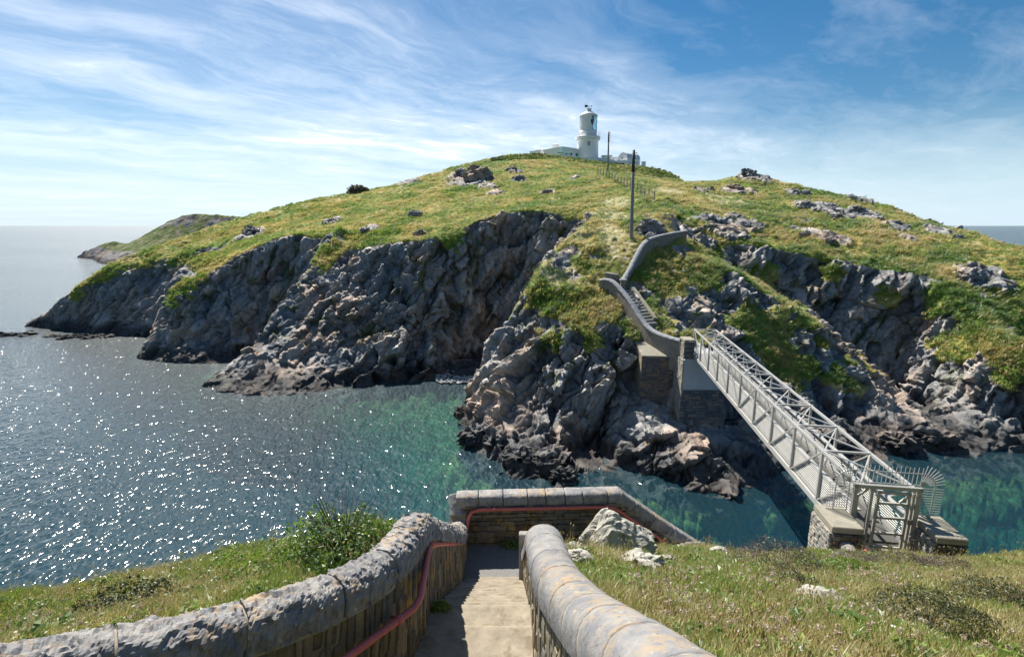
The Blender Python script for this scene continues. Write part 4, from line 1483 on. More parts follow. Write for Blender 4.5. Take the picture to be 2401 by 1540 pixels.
for r in (0.40, 1.24):
    lf.bar(BL(LA, r, 0.10), BL(LA, r, 1.98), 0.075, 0.06, up=(BA.x, BA.y, 0))
for z in (0.13, 0.60, 1.12, 1.60, 1.95):
    lf.bar(BL(LA, 0.40, z), BL(LA, 1.24, z), 0.06, 0.07)
lf.bar(BL(LA, 1.0, 1.66), BL(LA, 1.22, 1.90), 0.05, 0.05)
leaf = lf.build('gate_leaf', 'gate_metal', gt)
member('latch_post', BL(GA, 1.37, 0.05), BL(GA, 1.37, 1.95), 0.07, 0.07, 'gate_metal', gt, up=(BA.x, BA.y, 0))
mb = MB()
mb.box(BL(LA - 0.03, 1.36, 1.05), (0.05, 0.12, 0.16), BA)
mb.build('latch', 'bolt', leaf)
for z in (0.35, 0.75, 1.2, 1.6, 1.9):
    for r in (-0.24, 1.50):
        if r > 0 or z > 1.0:
            mb = MB()
            mb.tube([BL(GA - 0.065, r, z), BL(GA - 0.085, r, z)], 0.014, 8)
            mb.build('bolt', 'bolt', gt)
FA = -0.12


def guard_path(dist):
    """outline of the gate pushed outwards by dist, round at the corners"""
    l, rgt, top = -0.30, 1.62, 2.12
    pts = [BL(FA, l - dist, 1.06)]
    pts.append(BL(FA, l - dist, top))
    for k in range(1, 9):
        a = math.pi / 2 * k / 9
        pts.append(BL(FA, l - dist * math.cos(a), top + dist * math.sin(a)))
    pts += [BL(FA, l, top + dist), BL(FA, rgt, top + dist)]
    for k in range(1, 9):
        a = math.pi / 2 * k / 9
        pts.append(BL(FA, rgt + dist * math.sin(a), top + dist * math.cos(a)))
    pts += [BL(FA, rgt + dist, top), BL(FA, rgt + dist, 1.06)]
    return pts


for d_g, nm in ((0.02, 'inner_rail'), (0.40, 'outer_rail')):
    mb = MB()
    mb.tube(guard_path(d_g), 0.016, 7)
    mb.build(nm, 'galvanised', gt)
spk = []
for k in range(13):
    z = 1.10 + k * 0.08
    spk.append((BL(FA, -0.30, z), BL(FA, -0.30 - 0.62, z)))
    spk.append((BL(FA, 1.62, z), BL(FA, 1.62 + 0.66, z)))
for k in range(1, 9):
    a = math.pi / 2 * k / 9
    spk.append((BL(FA, -0.30, 2.12), BL(FA, -0.30 - 0.64 * math.cos(a), 2.12 + 0.64 * math.sin(a))))
    spk.append((BL(FA, 1.62, 2.12), BL(FA, 1.62 + 0.68 * math.cos(a), 2.12 + 0.68 * math.sin(a))))
for k in range(17):
    r = -0.30 + 1.92 * k / 16
    spk.append((BL(FA, r, 2.12), BL(FA, r + 0.01, 2.12 + 0.60)))
for a, b in spk:
    mb = MB()
    mb.tube([a, Vector(a).lerp(Vector(b), 0.97), b], [0.012, 0.012, 0.003], 5)
    mb.build('spike', 'galvanised', gt)


# ------------------------------------------------------------------ gate piers (stone pedestals with slabs)
def pedestal(label, r0, r1, a0, a1, top):
    t = thing('gate_pier', label, 'pedestal', tuple(BL((a0 + a1) / 2, (r0 + r1) / 2, 0)), 'gate piers at the bridge')
    mb = MB()
    mb.box(BL((a0 + a1) / 2, (r0 + r1) / 2, top / 2 - 1.6), (a1 - a0 - 0.14, r1 - r0 - 0.14, top + 3.0), BA)
    mb.build('core', 'mortar_grey', t)
    mb = MB()
    mb.box(BL((a0 + a1) / 2, (r0 + r1) / 2, top + 0.0), (a1 - a0 + 0.04, r1 - r0 + 0.04, 0.20), BA)
    mb.build('cap_slab', 'cap_stone', t, bevel=0.02)
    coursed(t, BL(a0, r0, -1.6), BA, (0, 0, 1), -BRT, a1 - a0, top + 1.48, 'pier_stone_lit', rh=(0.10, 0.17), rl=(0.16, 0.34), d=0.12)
    coursed(t, BL(a0, r0, -0.7), BRT, (0, 0, 1), -BA, r1 - r0, top + 0.58, 'rubble', rh=(0.10, 0.17), rl=(0.16, 0.34), d=0.12)
    coursed(t, BL(a0, r1, -0.7), BA, (0, 0, 1), BRT, a1 - a0, top + 0.58, 'rubble', rh=(0.10, 0.17), rl=(0.16, 0.34), d=0.12)
    return t


pedestal('stone pedestal with flat slab on the left of the bridge gate', -1.12, -0.30, -1.10, 0.10, 1.06)
pedestal('stone pedestal with flat slab on the right of the bridge gate', 1.62, 2.38, -1.15, 0.0, 1.02)
mb = MB()
mb.box(BL(-0.75, 0.6, -0.12), (1.9, 2.3, 0.24), BA)
tag(mb.build('threshold', 'concrete'), 'buff concrete threshold in front of the bridge gate', 'slab')
apw = thing('bridge_abutment', 'dark stone abutment under the near end of the footbridge', 'abutment', tuple(BL(0, 0.7, -2)))
mb = MB()
mb.box(BL(-0.3, 0.7, -3.0), (1.3, 3.4, 5.6), BA)
mb.build('masonry_body', 'rubble', apw)


def kerb_run(label, pts, w, seed):
    t = thing('path_wall', label, 'wall', tuple(pts[0]))
    wall_core(t, resample(pts, 0.06), w * 0.74, 0.12, 1.3, 'mortar_grey')
    coping(t, pts, joints_for(pts, (0.4, 0.6)), w, 0.2, 'coping_smooth', 0.008, seed=seed)
    return t


kerb_run('short rounded wall leading to the left gate pedestal', [tuple(BL(-3.4, -1.2, 1.05)), tuple(BL(-2.2, -0.95, 0.88)), tuple(BL(-1.12, -0.72, 0.76))], 0.38, 105)
kerb_run('rounded wall running up the slope from the right gate pedestal', [tuple(BL(-3.3, 2.55, 0.75)), tuple(BL(-2.2, 2.25, 0.70)), tuple(BL(-1.18, 2.0, 0.66))], 0.38, 115)
rp = thing('path_handrail', 'red pipe rail beside the wall at the left gate pedestal', 'handrail', tuple(BL(-1.2, -0.4, 0.5)))
mb = MB()
mb.tube([BL(-3.2, -0.70, 0.95), BL(-2.4, -0.52, 0.80), BL(-1.15, -0.32, 0.66), BL(-1.1, -0.30, 0.62)], 0.03, 10)
mb.build('rail', 'red_paint', rp, smooth=True)
mb = MB()
mb.tube([BL(-1.7, -0.42, 0.72), BL(-1.7, -0.42, 0.0)], 0.022, 8)
mb.build('post', 'red_paint', rp, smooth=True)
cb = MB()
pts = []
for k in range(22):
    a = 2.2 * math.pi * k / 21 + 2.0
    pts.append(BL(-0.42, 1.45 + 0.17 * math.cos(a) * (1 - k / 60), 0.42 + 0.34 * math.sin(a) * (1 - k / 60)))
pts += [BL(-0.6, 1.7, 0.60), BL(-0.9, 1.95, 0.55), BL(-1.2, 2.2, 0.50), BL(-1.3, 2.42, 0.10)]
cb.tube(pts, 0.008, 6)
simple('cable', (0.42, 0.43, 0.42), 0.5, 0.1)
tag(cb.build('cable', 'cable', None, smooth=True), 'thin grey cable looped beside the right gate post', 'cable')

# ------------------------------------------------------------------ far pier carrying the bridge
pr = thing('bridge_pier', 'tall masonry pier with grey concrete head carrying the island end of the footbridge', 'pier', P(1640, 995, 36))
zT, zM, zB = 7.55, 5.1, 1.6
pl, prr, pf, pb = 13.10, 16.25, 36.0, 39.6
mb = MB()
mb.hexa([(pl - 0.12, pf - 0.1, zB - 1.2), (prr + 0.1, pf - 0.1, zB - 1.2), (prr + 0.1, pb, zB - 1.2), (pl - 0.12, pb, zB - 1.2)], [(pl + 0.04, pf + 0.05, zM), (prr - 0.04, pf + 0.05, zM), (prr - 0.04, pb, zM), (pl + 0.04, pb, zM)])
mb.build('masonry_core', 'mortar_grey', pr)
mb = MB()
mb.box(((pl + prr) / 2, (pf + pb) / 2, (zT + zM) / 2), (prr - pl + 0.02, pb - pf, zT - zM))
mb.build('concrete_head', 'pier_concrete', pr, bevel=0.04)
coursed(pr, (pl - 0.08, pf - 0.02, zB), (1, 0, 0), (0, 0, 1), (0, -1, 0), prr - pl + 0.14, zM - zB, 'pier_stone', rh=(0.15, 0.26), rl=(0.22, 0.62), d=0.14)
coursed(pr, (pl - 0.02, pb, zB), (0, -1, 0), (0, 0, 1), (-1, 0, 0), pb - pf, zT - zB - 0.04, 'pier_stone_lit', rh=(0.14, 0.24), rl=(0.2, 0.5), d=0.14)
# pillar beside the bridge end
pil = thing('stone_pillar', 'square capped stone pillar beside the island end of the footbridge', 'pillar', (13.55, 36.6, 7.6))
mb = MB()
mb.box((13.5, 36.7, 8.15), (0.66, 1.0, 1.4))
mb.build('core', 'mortar_grey', pil)
mb = MB()
mb.box((13.5, 36.7, 8.95), (0.86, 1.2, 0.2))
mb.build('cap_slab', 'cap_stone', pil, bevel=0.03)
coursed(pil, (13.15, 36.18, 7.5), (1, 0, 0), (0, 0, 1), (0, -1, 0), 0.7, 1.34, 'pier_stone', rh=(0.16, 0.24), rl=(0.2, 0.4), d=0.1)
coursed(pil, (13.15, 37.2, 7.5), (0, -1, 0), (0, 0, 1), (-1, 0, 0), 1.0, 1.34, 'pier_stone_lit', rh=(0.16, 0.24), rl=(0.2, 0.4), d=0.1)

# buttress beside the pier, with its pale sloping top
bt = thing('stone_buttress', 'dark brick coloured buttress with pale flat top left of the bridge pier', 'buttress', P(1545, 920, 38.2))
b_l, b_r = P(1506, 840, 38.0)[0], pl - 0.10
btz, bbz = P(1540, 836, 38.0)[2], 2.2
mb = MB()
mb.hexa([(b_l - 0.1, 38.05, bbz), (b_r, 38.05, bbz), (b_r, 40.6, bbz), (b_l - 0.1, 40.6, bbz)], [(b_l, 38.05, btz), (b_r, 38.05, btz - 0.05), (b_r, 40.2, btz + 0.62), (b_l, 40.2, btz + 0.62)])
mb.build('core', 'mortar', bt)
mb = MB()
mb.hexa([(b_l - 0.06, 37.93, btz - 0.02), (b_r, 37.93, btz - 0.07), (b_r, 40.3, btz + 0.62), (b_l - 0.06, 40.3, btz + 0.62)], [(b_l - 0.06, 37.93, btz + 0.10), (b_r, 37.93, btz + 0.05), (b_r, 40.3, btz + 0.74), (b_l - 0.06, 40.3, btz + 0.74)])
mb.build('top_slab', 'cap_stone', bt)
stone_mat('brick_stone', [(0.0, (0.13, 0.12, 0.115)), (0.3, (0.19, 0.155, 0.125)), (0.55, (0.15, 0.145, 0.14)), (0.75, (0.24, 0.18, 0.13)), (0.9, (0.11, 0.11, 0.115))])
coursed(bt, (b_l - 0.06, 38.0, bbz), (1, 0, 0), (0, 0, 1), (0, -1, 0), b_r - b_l + 0.04, btz - bbz - 0.03, 'brick_stone', rh=(0.14, 0.24), rl=(0.24, 0.6), d=0.14)


# ------------------------------------------------------------------ walls and steps on the island
m, nt = new_mat('island_wall')
p = geo_pos(nt)
bk = mapping(nt, p, scale=(1.0, 1.0, 2.2))
vv = nd(nt, 'ShaderNodeTexVoronoi', {'Vector': bk, 'Scale': 3.2})
cc = ramp(nt, nd(nt, 'ShaderNodeSeparateColor', {0: vv.outputs[1]}).outputs[0], [(0.0, (0.17, 0.15, 0.13)), (0.35, (0.25, 0.21, 0.17)), (0.7, (0.20, 0.195, 0.19)), (1.0, (0.31, 0.25, 0.18))])
ed = ramp(nt, voro(nt, bk, 3.2, 'DISTANCE_TO_EDGE'), [(0.02, 0.0), (0.12, 1.0)])
cc = mixc(nt, ed, (0.30, 0.27, 0.22), cc)
finish(nt, cc, 0.9, bump(nt, ed, 0.6, 0.05), spec=0.2)
simple('slate_grey', (0.27, 0.275, 0.29), 0.85, 0.3, 4, 20, 0.5, 0.02)
simple('step_stone', (0.27, 0.26, 0.24), 0.9, 0.3, 4, 20, 0.4, 0.02)


def island_wall(label, top, depth, w=0.45, foot=None):
    t = thing('path_wall', label, 'wall', tuple(top[len(top) // 2]))
    l = crom(top, 8)
    wall_core(t, l, w, 0.08, depth, 'island_wall', name='wall_body')
    cs = polylen(l)
    n = int(cs[-1] / 0.55)
    for k in range(n):
        s0, s1 = cs[-1] * k / n + 0.01, cs[-1] * (k + 1) / n - 0.01
        V, F = [], []
        for i in range(3):
            c, tt, side, up = frame_at(l, cs, s0 + (s1 - s0) * i / 2)
            for a in np.linspace(0, math.pi, 7):
                j = random.uniform(-0.012, 0.012)
                V.append(c + side * math.cos(a) * (w / 2 + 0.05 + j) + up * (math.sin(a) * 0.17 - 0.10 + j))
        for i in range(2):
            for q in range(6):
                F.append((i * 7 + q, (i + 1) * 7 + q, (i + 1) * 7 + q + 1, i * 7 + q + 1))
        F += [tuple(range(7)), tuple(range(20, 13, -1))]
        mb = MB()
        mb.v, mb.f = [tuple(v) for v in V], F
        mb.build('coping_stone', 'slate_grey', t)
    return t


LOW = [(13.25, 37.0, 8.95), P(1598, 796, 37.4), P(1560, 786, 38.6), P(1525, 769, 40.0), P(1503, 742, 41.2), P(1480, 706, 42.6), P(1456, 676, 44.0), P(1440, 660, 44.9), P(1424, 654, 45.6), P(1406, 656, 45.9)]
island_wall('tall curving stone wall climbing from the bridge pier up the spur', LOW, 2.6)
UPW = [P(1457, 662, 46.2), P(1480, 622, 47.8), P(1500, 583, 49.4), P(1513, 566, 50.6), P(1535, 555, 51.6), P(1570, 547, 52.8), P(1607, 541, 54.2)]
island_wall('upper stone wall bending right below the dark flight of steps', UPW, 1.9)
gp = thing('stone_pillar', 'small stone pillar at the gap between the two hillside walls', 'pillar', P(1462, 672, 46.0))
mb = MB()
c = P(1461, 664, 46.0)
mb.box((c[0], c[1], c[2] - 0.7), (0.5, 0.5, 1.9))
mb.build('shaft', 'island_wall', gp)
mb = MB()
mb.box((c[0], c[1], c[2] + 0.30), (0.62, 0.62, 0.16))
mb.build('cap', 'slate_grey', gp, bevel=0.03)
bw = thing('retaining_wall', 'short grey wall end above the corner of the lower hillside wall', 'wall', P(1430, 650, 47.0))
mb = MB()
mb.hexa([P(1420, 660, 46.6), P(1452, 662, 46.6), P(1452, 655, 47.4), P(1420, 655, 47.4)], [P(1420, 640, 46.6), P(1450, 644, 46.6), P(1450, 642, 47.4), P(1420, 637, 47.4)])
mb.build('wall_body', 'island_wall', bw)


def flight(label, lo, hi, n, width):
    lo, hi = Vector(lo), Vector(hi)
    t = thing('hillside_steps', label, 'steps', tuple(lo))
    d = hi - lo
    hd = Vector((d.x, d.y, 0)).normalized()
    sd = Vector((hd.y, -hd.x, 0))
    run = Vector((d.x, d.y, 0)).length / n
    for k in range(n):
        z = lo.z + d.z * (k + 1) / n
        c = lo + Vector((d.x, d.y, 0)) * ((k + 0.5) / n)
        mb = MB()
        mb.box((c.x, c.y, z - 0.4), (run + 0.06, width, 0.8), hd)
        mb.build('step', 'step_stone', t)
    return t


flight('dark stone steps above the upper hillside wall', P(1572, 545, 55.6), P(1562, 503, 60.0), 9, 1.5)
flight('narrow steps climbing behind the upper hillside wall', P(1468, 655, 47.6), P(1500, 585, 51.6), 11, 1.1)
flight('narrow steps climbing behind the curving lower wall', P(1530, 762, 41.4), P(1470, 680, 45.6), 12, 1.0)
flight('short steps beside the end of the wire fence', P(1520, 487, 66.5), P(1517, 474, 69.5), 5, 1.5)
sr = thing('stair_edge', 'pale concrete string beside the steps behind the curving lower wall', 'kerb', P(1500, 720, 43))
mb = MB()
mb.bar(P(1534, 752, 42.0), P(1482, 680, 45.9), 0.34, 0.7)
mb.build('kerb', 'cap_stone', sr)

# ------------------------------------------------------------------ poles and wires
simple('pole_wood', (0.235, 0.23, 0.225), 0.85, 0.25, 1.5, 14, 0.3, 0.02)
simple('dark_iron', (0.035, 0.035, 0.04), 0.6, 0.2)
simple('porcelain', (0.75, 0.76, 0.78), 0.25, 0.05, spec=0.6)


def pole(label, base, top, r0, r1):
    base, top = Vector(base), Vector(top)
    t = thing('utility_pole', label, 'pole', tuple(base))
    mb = MB()
    mb.tube([base - Vector((0, 0, 1.0)), base, base.lerp(top, 0.5), top], [r0, r0, (r0 + r1) / 2, r1], 14)
    mb.build('shaft', 'pole_wood', t, smooth=True)
    mb = MB()
    mb.tube([top.lerp(base, 0.24), top + Vector((0, 0, 0.08))], [r1 * 1.12, r1 * 1.06], 14)
    mb.build('head', 'dark_iron', t, smooth=True)
    ins = []
    for k in range(4):
        z = top.z - 0.22 - 0.42 * k
        c = Vector((top.x, top.y, z))
        mb = MB()
        mb.tube([c, c + Vector((r1 + 0.16, 0, 0))], 0.02, 6)
        b_ = mb.build('insulator_arm', 'dark_iron', t)
        q = c + Vector((r1 + 0.16, 0, 0))
        mb = MB()
        mb.lathe(q, [(0.03, -0.06), (0.075, -0.03), (0.05, 0.0), (0.075, 0.03), (0.04, 0.08), (0.0, 0.10)], 10)
        mb.build('insulator', 'porcelain', b_, smooth=True)
        ins.append(q)
    return t, ins


PB1, PB2 = P(1425, 406, 97), P(1480, 557, 53)
p1, ins1 = pole('dark wooden pole standing nearest the lighthouse', PB1, (P(1427.5, 310, 97)[0], 97, P(1427.5, 310, 97)[2]), 0.17, 0.13)
p2, ins2 = pole('tall grey wooden pole above the hillside walls', PB2, (P(1486, 354, 53)[0], 53, P(1486, 354, 53)[2]), 0.19, 0.14)
wr = thing('overhead_wires', 'thin overhead wires strung between the two wooden poles', 'wire', tuple((ins1[0] + ins2[0]) / 2))
for a, b in zip(ins1, ins2):
    pts = []
    for k in range(17):
        q = a.lerp(b, k / 16)
        q.z -= 1.2 * (1 - (2 * k / 16 - 1) ** 2)
        pts.append(q)
    mb = MB()
    mb.tube(pts, 0.009, 4)
    mb.build('wire', 'dark_iron', wr)

# ------------------------------------------------------------------ wire fence by the path
fn = thing('wire_fence', 'post and wire fence climbing the path towards the lighthouse', 'fence', P(1480, 440, 82))
fps = []
NF = 18
for k in range(NF):
    t = k / (NF - 1)
    u = 1534 - (1534 - 1402) * t ** 0.82
    v = 469 - (469 - 408) * t ** 0.9
    g = ISL.hit(u, v, 60)
    Yf = 69.5 + 27 * t
    x_, y_, _ = P(u, v, Yf)
    fps.append(Vector((x_, y_, float(ISL.h(x_, y_)) + 0.1)))
for q in fps:
    mb = MB()
    mb.tube([q - Vector((0, 0, 0.4)), q + Vector((0, 0, 1.45))], 0.06, 6)
    mb.build('post', 'pole_wood', fn)
for z in (0.55, 0.95, 1.35):
    mb = MB()
    mb.tube([q + Vector((0, 0.05, z)) for q in fps], 0.008, 4)
    mb.build('wire', 'dark_iron', fn)

# ------------------------------------------------------------------ lighthouse
simple('white_paint', (0.80, 0.80, 0.79), 0.55, 0.05, 0.8, 8, 0.08, 0.02, tint=((0.62, 0.60, 0.55), 0.62, 0.35))
simple('window_dark', (0.03, 0.035, 0.04), 0.2, 0.1, spec=0.6)
simple('green_paint', (0.05, 0.30, 0.19), 0.45, 0.1)
simple('canopy_green', (0.10, 0.42, 0.34), 0.6, 0.1)
simple('lantern_dark', (0.05, 0.055, 0.06), 0.5, 0.1)
m, nt = new_mat('lantern_glass')
g = nd(nt, 'ShaderNodeBsdfGlossy', {'Color': (0.85, 0.95, 1, 1), 'Roughness': 0.05})
t_ = nd(nt, 'ShaderNodeBsdfTransparent', {'Color': (0.62, 0.86, 0.93, 1)})
mxx = nd(nt, 'ShaderNodeMixShader', {0: 0.25, 1: t_.outputs[0], 2: g.outputs[0]})
nd(nt, 'ShaderNodeOutputMaterial', {'Surface': mxx.outputs[0]})
LY = 145.0


def LQ(cx, cy, Y=LY):
    """point from the 6.86x close-up of the lighthouse (crop origin 1440,270 in photo pixels)"""
    return P((1440 + cx / 6.86) * 0.8575, (270 + cy / 6.86) * 0.8575, Y)


lc = Vector(LQ(1140, 1100))
sc_ = (Vector(LQ(1240, 1100)) - Vector(LQ(1140, 1100))).length / 100.0


def lz(cy):
    return LQ(1140, cy)[2] - lc.z


lh = thing('lighthouse', 'white round lighthouse with lattice lantern and railed gallery on the hilltop', 'lighthouse', tuple(lc))
Rb = 200 * sc_
mb = MB()
mb.lathe(lc, [(Rb * 1.0, -3), (Rb * 1.0, 0), (Rb * 0.985, lz(950)), (Rb * 0.965, lz(830)), (Rb * 1.0, lz(795)), (Rb * 1.1, lz(775))], 48)
mb.build('tower', 'white_paint', lh, smooth=True)
mb = MB()
mb.lathe(lc, [(Rb * 1.08, lz(778)), (Rb * 1.14, lz(768)), (Rb * 1.14, lz(728)), (Rb * 1.04, lz(716)), (Rb * 0.6, lz(712))], 48)
mb.build('gallery', 'white_paint', lh, smooth=False)
Rl = 157 * sc_
mb = MB()
mb.lathe(lc, [(Rl, lz(716)), (Rl, lz(606))], 40)
mb.build('lantern_base', 'white_paint', lh, smooth=True)
# lantern: glazing carried on a diamond lattice; the landward side is blanked off in white
Ltop, Lbot = lz(322), lz(606)
NB = 12


def lp_(a, z, r=Rl):
    return (lc.x + r * math.cos(a), lc.y + r * math.sin(a), lc.z + z)


A_B0, A_B1 = R(-178), R(-74)       # blanked arc as seen from the landward side
mb = MB()
nq = 18
V, F = [], []
for i in range(nq + 1):
    a = A_B0 + (A_B1 - A_B0) * i / nq
    V += [lp_(a, Lbot, Rl * 0.97), lp_(a, Ltop, Rl * 0.97)]
for i in range(nq):
    F.append((2 * i, 2 * i + 2, 2 * i + 3, 2 * i + 1))
# its right edge is cut back along the lattice in a half diamond
zm = (Lbot + Ltop) / 2 + 0.35
V += [lp_(R(-60), Lbot, Rl * 0.97), lp_(R(-82), zm, Rl * 0.97)]
mb.add(V, F)
mb.add([lp_(A_B1, Lbot, Rl * 0.968), lp_(R(-56), Lbot, Rl * 0.968), lp_(A_B1, zm - 0.6, Rl * 0.968)], [(0, 1, 2)])
mb.build('blanking_panel', 'white_paint', lh)
mb = MB()
mb.lathe(lc, [(Rl * 0.985, Lbot), (Rl * 0.985, Ltop)], 48, R(-74), R(182))
mb.build('lantern_glass', 'lantern_glass', lh, smooth=True)
lat = []
rows = 4
for s in (1, -1):
    for k in range(NB):
        pts = []
        for q in range(rows * 4 + 1):
            t = q / (rows * 4)
            a = 2 * math.pi * (k + s * t * rows * 0.5) / NB
            pts.append(lp_(a, Lbot + (Ltop - Lbot) * t, Rl * 1.003))
        mb = MB()
        mb.tube(pts, 0.045, 5)
        mb.build('glazing_bar', 'white_paint', lh)
mb = MB()
mb.lathe((lc.x + 0.2, lc.y - 0.1, lc.z), [(0.0, Lbot + 0.3), (0.85, Lbot + 0.6), (1.0, zm), (0.85, Ltop - 0.8), (0.0, Ltop - 0.5)], 16)
mb.build('lens', 'lantern_dark', lh, smooth=True)
mb = MB()
V, F = [], []
for i in range(9):
    t = i / 8
    w_ = 0.5 - abs(t - 0.5)
    z0_, z1_ = zm - (Ltop - Lbot) * w_ * 0.85, zm + (Ltop - Lbot) * w_ * 0.85
    a = R(-84 + 30 * t)
    V += [lp_(a, z0_, Rl * 0.992), lp_(a, z1_, Rl * 0.992)]
for i in range(8):
    F.append((2 * i, 2 * i + 2, 2 * i + 3, 2 * i + 1))
mb.add(V, F)
mb.build('dark_pane', 'lantern_dark', lh)
mb = MB()
mb.lathe(lc, [(Rl * 1.05, lz(338)), (Rl * 1.07, lz(322)), (Rl * 0.82, lz(290)), (Rl * 0.45, lz(252)), (Rl * 0.30, lz(240)), (Rl * 0.30, lz(232))], 40)
rf = mb.build('roof', 'white_paint', lh, smooth=True)
mb = MB()
mb.lathe(lc, [(Rl * 0.29, lz(240)), (Rl * 0.29, lz(205)), (Rl * 0.33, lz(203)), (Rl * 0.33, lz(190)), (Rl * 0.24, lz(184)), (0, lz(182))], 20)
mb.build('ventilator', 'white_paint', rf, smooth=True)
mb = MB()
vt = Vector((lc.x, lc.y, lc.z + lz(142)))
mb.tube([(lc.x, lc.y, lc.z + lz(190)), (lc.x, lc.y, lc.z + lz(128))], 0.035, 6)
mb.bar(vt - Vector((0.9, 0, 0)), vt + Vector((0.75, 0, 0)), 0.04, 0.05)
u_ = sc_
mb.add([vt + Vector((x * u_, dy_, z * u_)) for dy_ in (-0.02, 0.02) for x, z in ((-85, 20), (-30, 20), (-12, 0), (-30, -20), (-85, -20), (-70, 0))],
       [(0, 1, 2, 3, 4, 5), (11, 10, 9, 8, 7, 6), (0, 6, 7, 1), (1, 7, 8, 2), (2, 8, 9, 3), (3, 9, 10, 4), (4, 10, 11, 5), (5, 11, 6, 0)])
mb.add([vt + Vector((x * u_, dy_, z * u_)) for dy_ in (-0.02, 0.02) for x, z in ((38, 0), (50, 14), (62, 0), (50, -14))], [(0, 1, 2, 3), (7, 6, 5, 4), (0, 4, 5, 1), (1, 5, 6, 2), (2, 6, 7, 3), (3, 7, 4, 0)])
mb.build('weather_vane', 'dark_iron', rf)
for k in range(20):
    a = 2 * math.pi * k / 20
    mb = MB()
    mb.tube([lp_(a, lz(728), Rb * 1.11), lp_(a, lz(640), Rb * 1.11)], 0.03, 5)
    mb.build('railing_post', 'white_paint', lh)
for z in (lz(642), lz(670), lz(698)):
    mb = MB()
    mb.tube([lp_(2 * math.pi * k / 40, z, Rb * 1.11) for k in range(41)], 0.022, 5)
    mb.build('railing_hoop', 'white_paint', lh)
wx0 = LQ(1105, 830)[0] - lc.x
for x0c in (1122, 1150):
    q = LQ(x0c, 872)
    dx = q[0] - lc.x
    yy_ = lc.y - math.sqrt(max(0.1, (Rb * 0.985) ** 2 - dx * dx))
    mb = MB()
    mb.box((q[0], yy_, q[2]), (13 * sc_ + 0.12, 0.16, 84 * sc_))
    w_ = mb.build('window', 'white_paint', lh)
    mb = MB()
    mb.box((q[0], yy_ - 0.04, q[2]), (13 * sc_, 0.14, 72 * sc_))
    mb.build('pane', 'window_dark', w_)

# ------------------------------------------------------------------ keepers' buildings
E1, E2 = Vector((0.78, 0.62, 0)).normalized(), Vector((-0.62, 0.78, 0)).normalized()
ZB = P(1380, 390, 134)[2] - 2.0


def block(t, c, l1, l2, ztop, name='wall', mat='white_paint', zb=None):
    c = Vector(c)
    z0 = ZB - 1 if zb is None else zb
    q = [c, c + E1 * l1, c + E1 * l1 + E2 * l2, c + E2 * l2]
    mb = MB()
    mb.hexa([(k.x, k.y, z0) for k in q], [(k.x, k.y, ztop) for k in q])
    return mb.build(name, mat, t)


def ledge(t, c, l1, l2, z, ov=0.18, h=0.28, name='parapet'):
    c = Vector(c) - E1 * ov - E2 * ov
    q = [c, c + E1 * (l1 + 2 * ov), c + E1 * (l1 + 2 * ov) + E2 * (l2 + 2 * ov), c + E2 * (l2 + 2 * ov)]
    mb = MB()
    mb.hexa([(k.x, k.y, z) for k in q], [(k.x, k.y, z + h) for k in q])
    return mb.build(name, 'white_paint', t)


def face_panel(t, c, along, nrm, s, z, w, h, name, mat, d=0.1, parent=None):
    q = Vector(c) + Vector(along) * s + Vector(nrm) * 0.02
    mb = MB()
    mb.box((q.x, q.y, z), (w, d, h), along)
    return mb.build(name, mat, parent or t)


ck = Vector(LQ(670, 925, 140.5))
ct = thing('keepers_cottage', 'flat roofed white cottage left of the lighthouse with parapet and chimney', 'building', (ck.x, ck.y, ZB))
L1, L2 = 8.6, 7.6
block(ct, ck, L1, L2, ck.z)
ledge(ct, ck, L1, L2, ck.z, 0.15, 0.36)
ledge(ct, ck, L1, L2, ck.z - 0.75, 0.05, 0.12, 'string_course')
n1 = -E2
for cx, cy, w, h, mt in ((835, 1040, 0.45, 0.75, 'window_dark'), (935, 1052, 0.75, 0.8, 'green_paint'), (1015, 1060, 0.42, 0.75, 'window_dark')):
    q = Vector(LQ(cx, cy, 140.5))
    # slide the sight line onto the wall plane
    dq = q - Vector((0, 0, CAM_Z))
    k = (ck - Vector((0, 0, CAM_Z))).dot(n1) / dq.dot(n1)
    q = Vector((0, 0, CAM_Z)) + dq * k
    s = (q - ck).dot(E1)
    f_ = face_panel(ct, ck, E1, n1, s, q.z, w + 0.3, h + 0.3, 'window', 'white_paint', 0.12)
    face_panel(ct, ck, E1, n1, s, q.z, w, h, 'pane', mt, 0.2, parent=f_)
n2_ = -E1
f_ = face_panel(ct, ck, E2, n2_, 3.0, ck.z - 1.9, 1.2, 1.0, 'window', 'white_paint', 0.12)
face_panel(ct, ck, E2, n2_, 3.0, ck.z - 1.9, 0.95, 0.75, 'pane', 'window_dark', 0.2, parent=f_)
chc = Vector(LQ(555, 930, 146))
mb = MB()
mb.box((chc.x, chc.y, chc.z - 0.2), (1.7, 1.2, 2.0), E2)
ch_ = mb.build('chimney', 'white_paint', ct)
mb = MB()
mb.add([Vector((chc.x, chc.y, chc.z + 0.8)) + E2 * a + E1 * b + Vector((0, 0, z)) for z, f in ((0, 1.0), (0.18, 1.0), (0.42, 0.25)) for a, b in ((-1.05 * f, -0.8 * f), (1.05 * f, -0.8 * f), (1.05 * f, 0.8 * f), (-1.05 * f, 0.8 * f))],
       [(3, 2, 1, 0), (0, 1, 5, 4), (1, 2, 6, 5), (2, 3, 7, 6), (3, 0, 4, 7), (4, 5, 9, 8), (5, 6, 10, 9), (6, 7, 11, 10), (7, 4, 8, 11), (8, 9, 10, 11)])
mb.build('chimney_cap', 'white_paint', ch_)
ak = Vector(LQ(250, 975, 147))
an = thing('cottage_annexe', 'low white flat roofed annexe at the left end of the buildings', 'building', (ak.x, ak.y, ZB))
block(an, ak, 3.2, 4.4, ak.z)
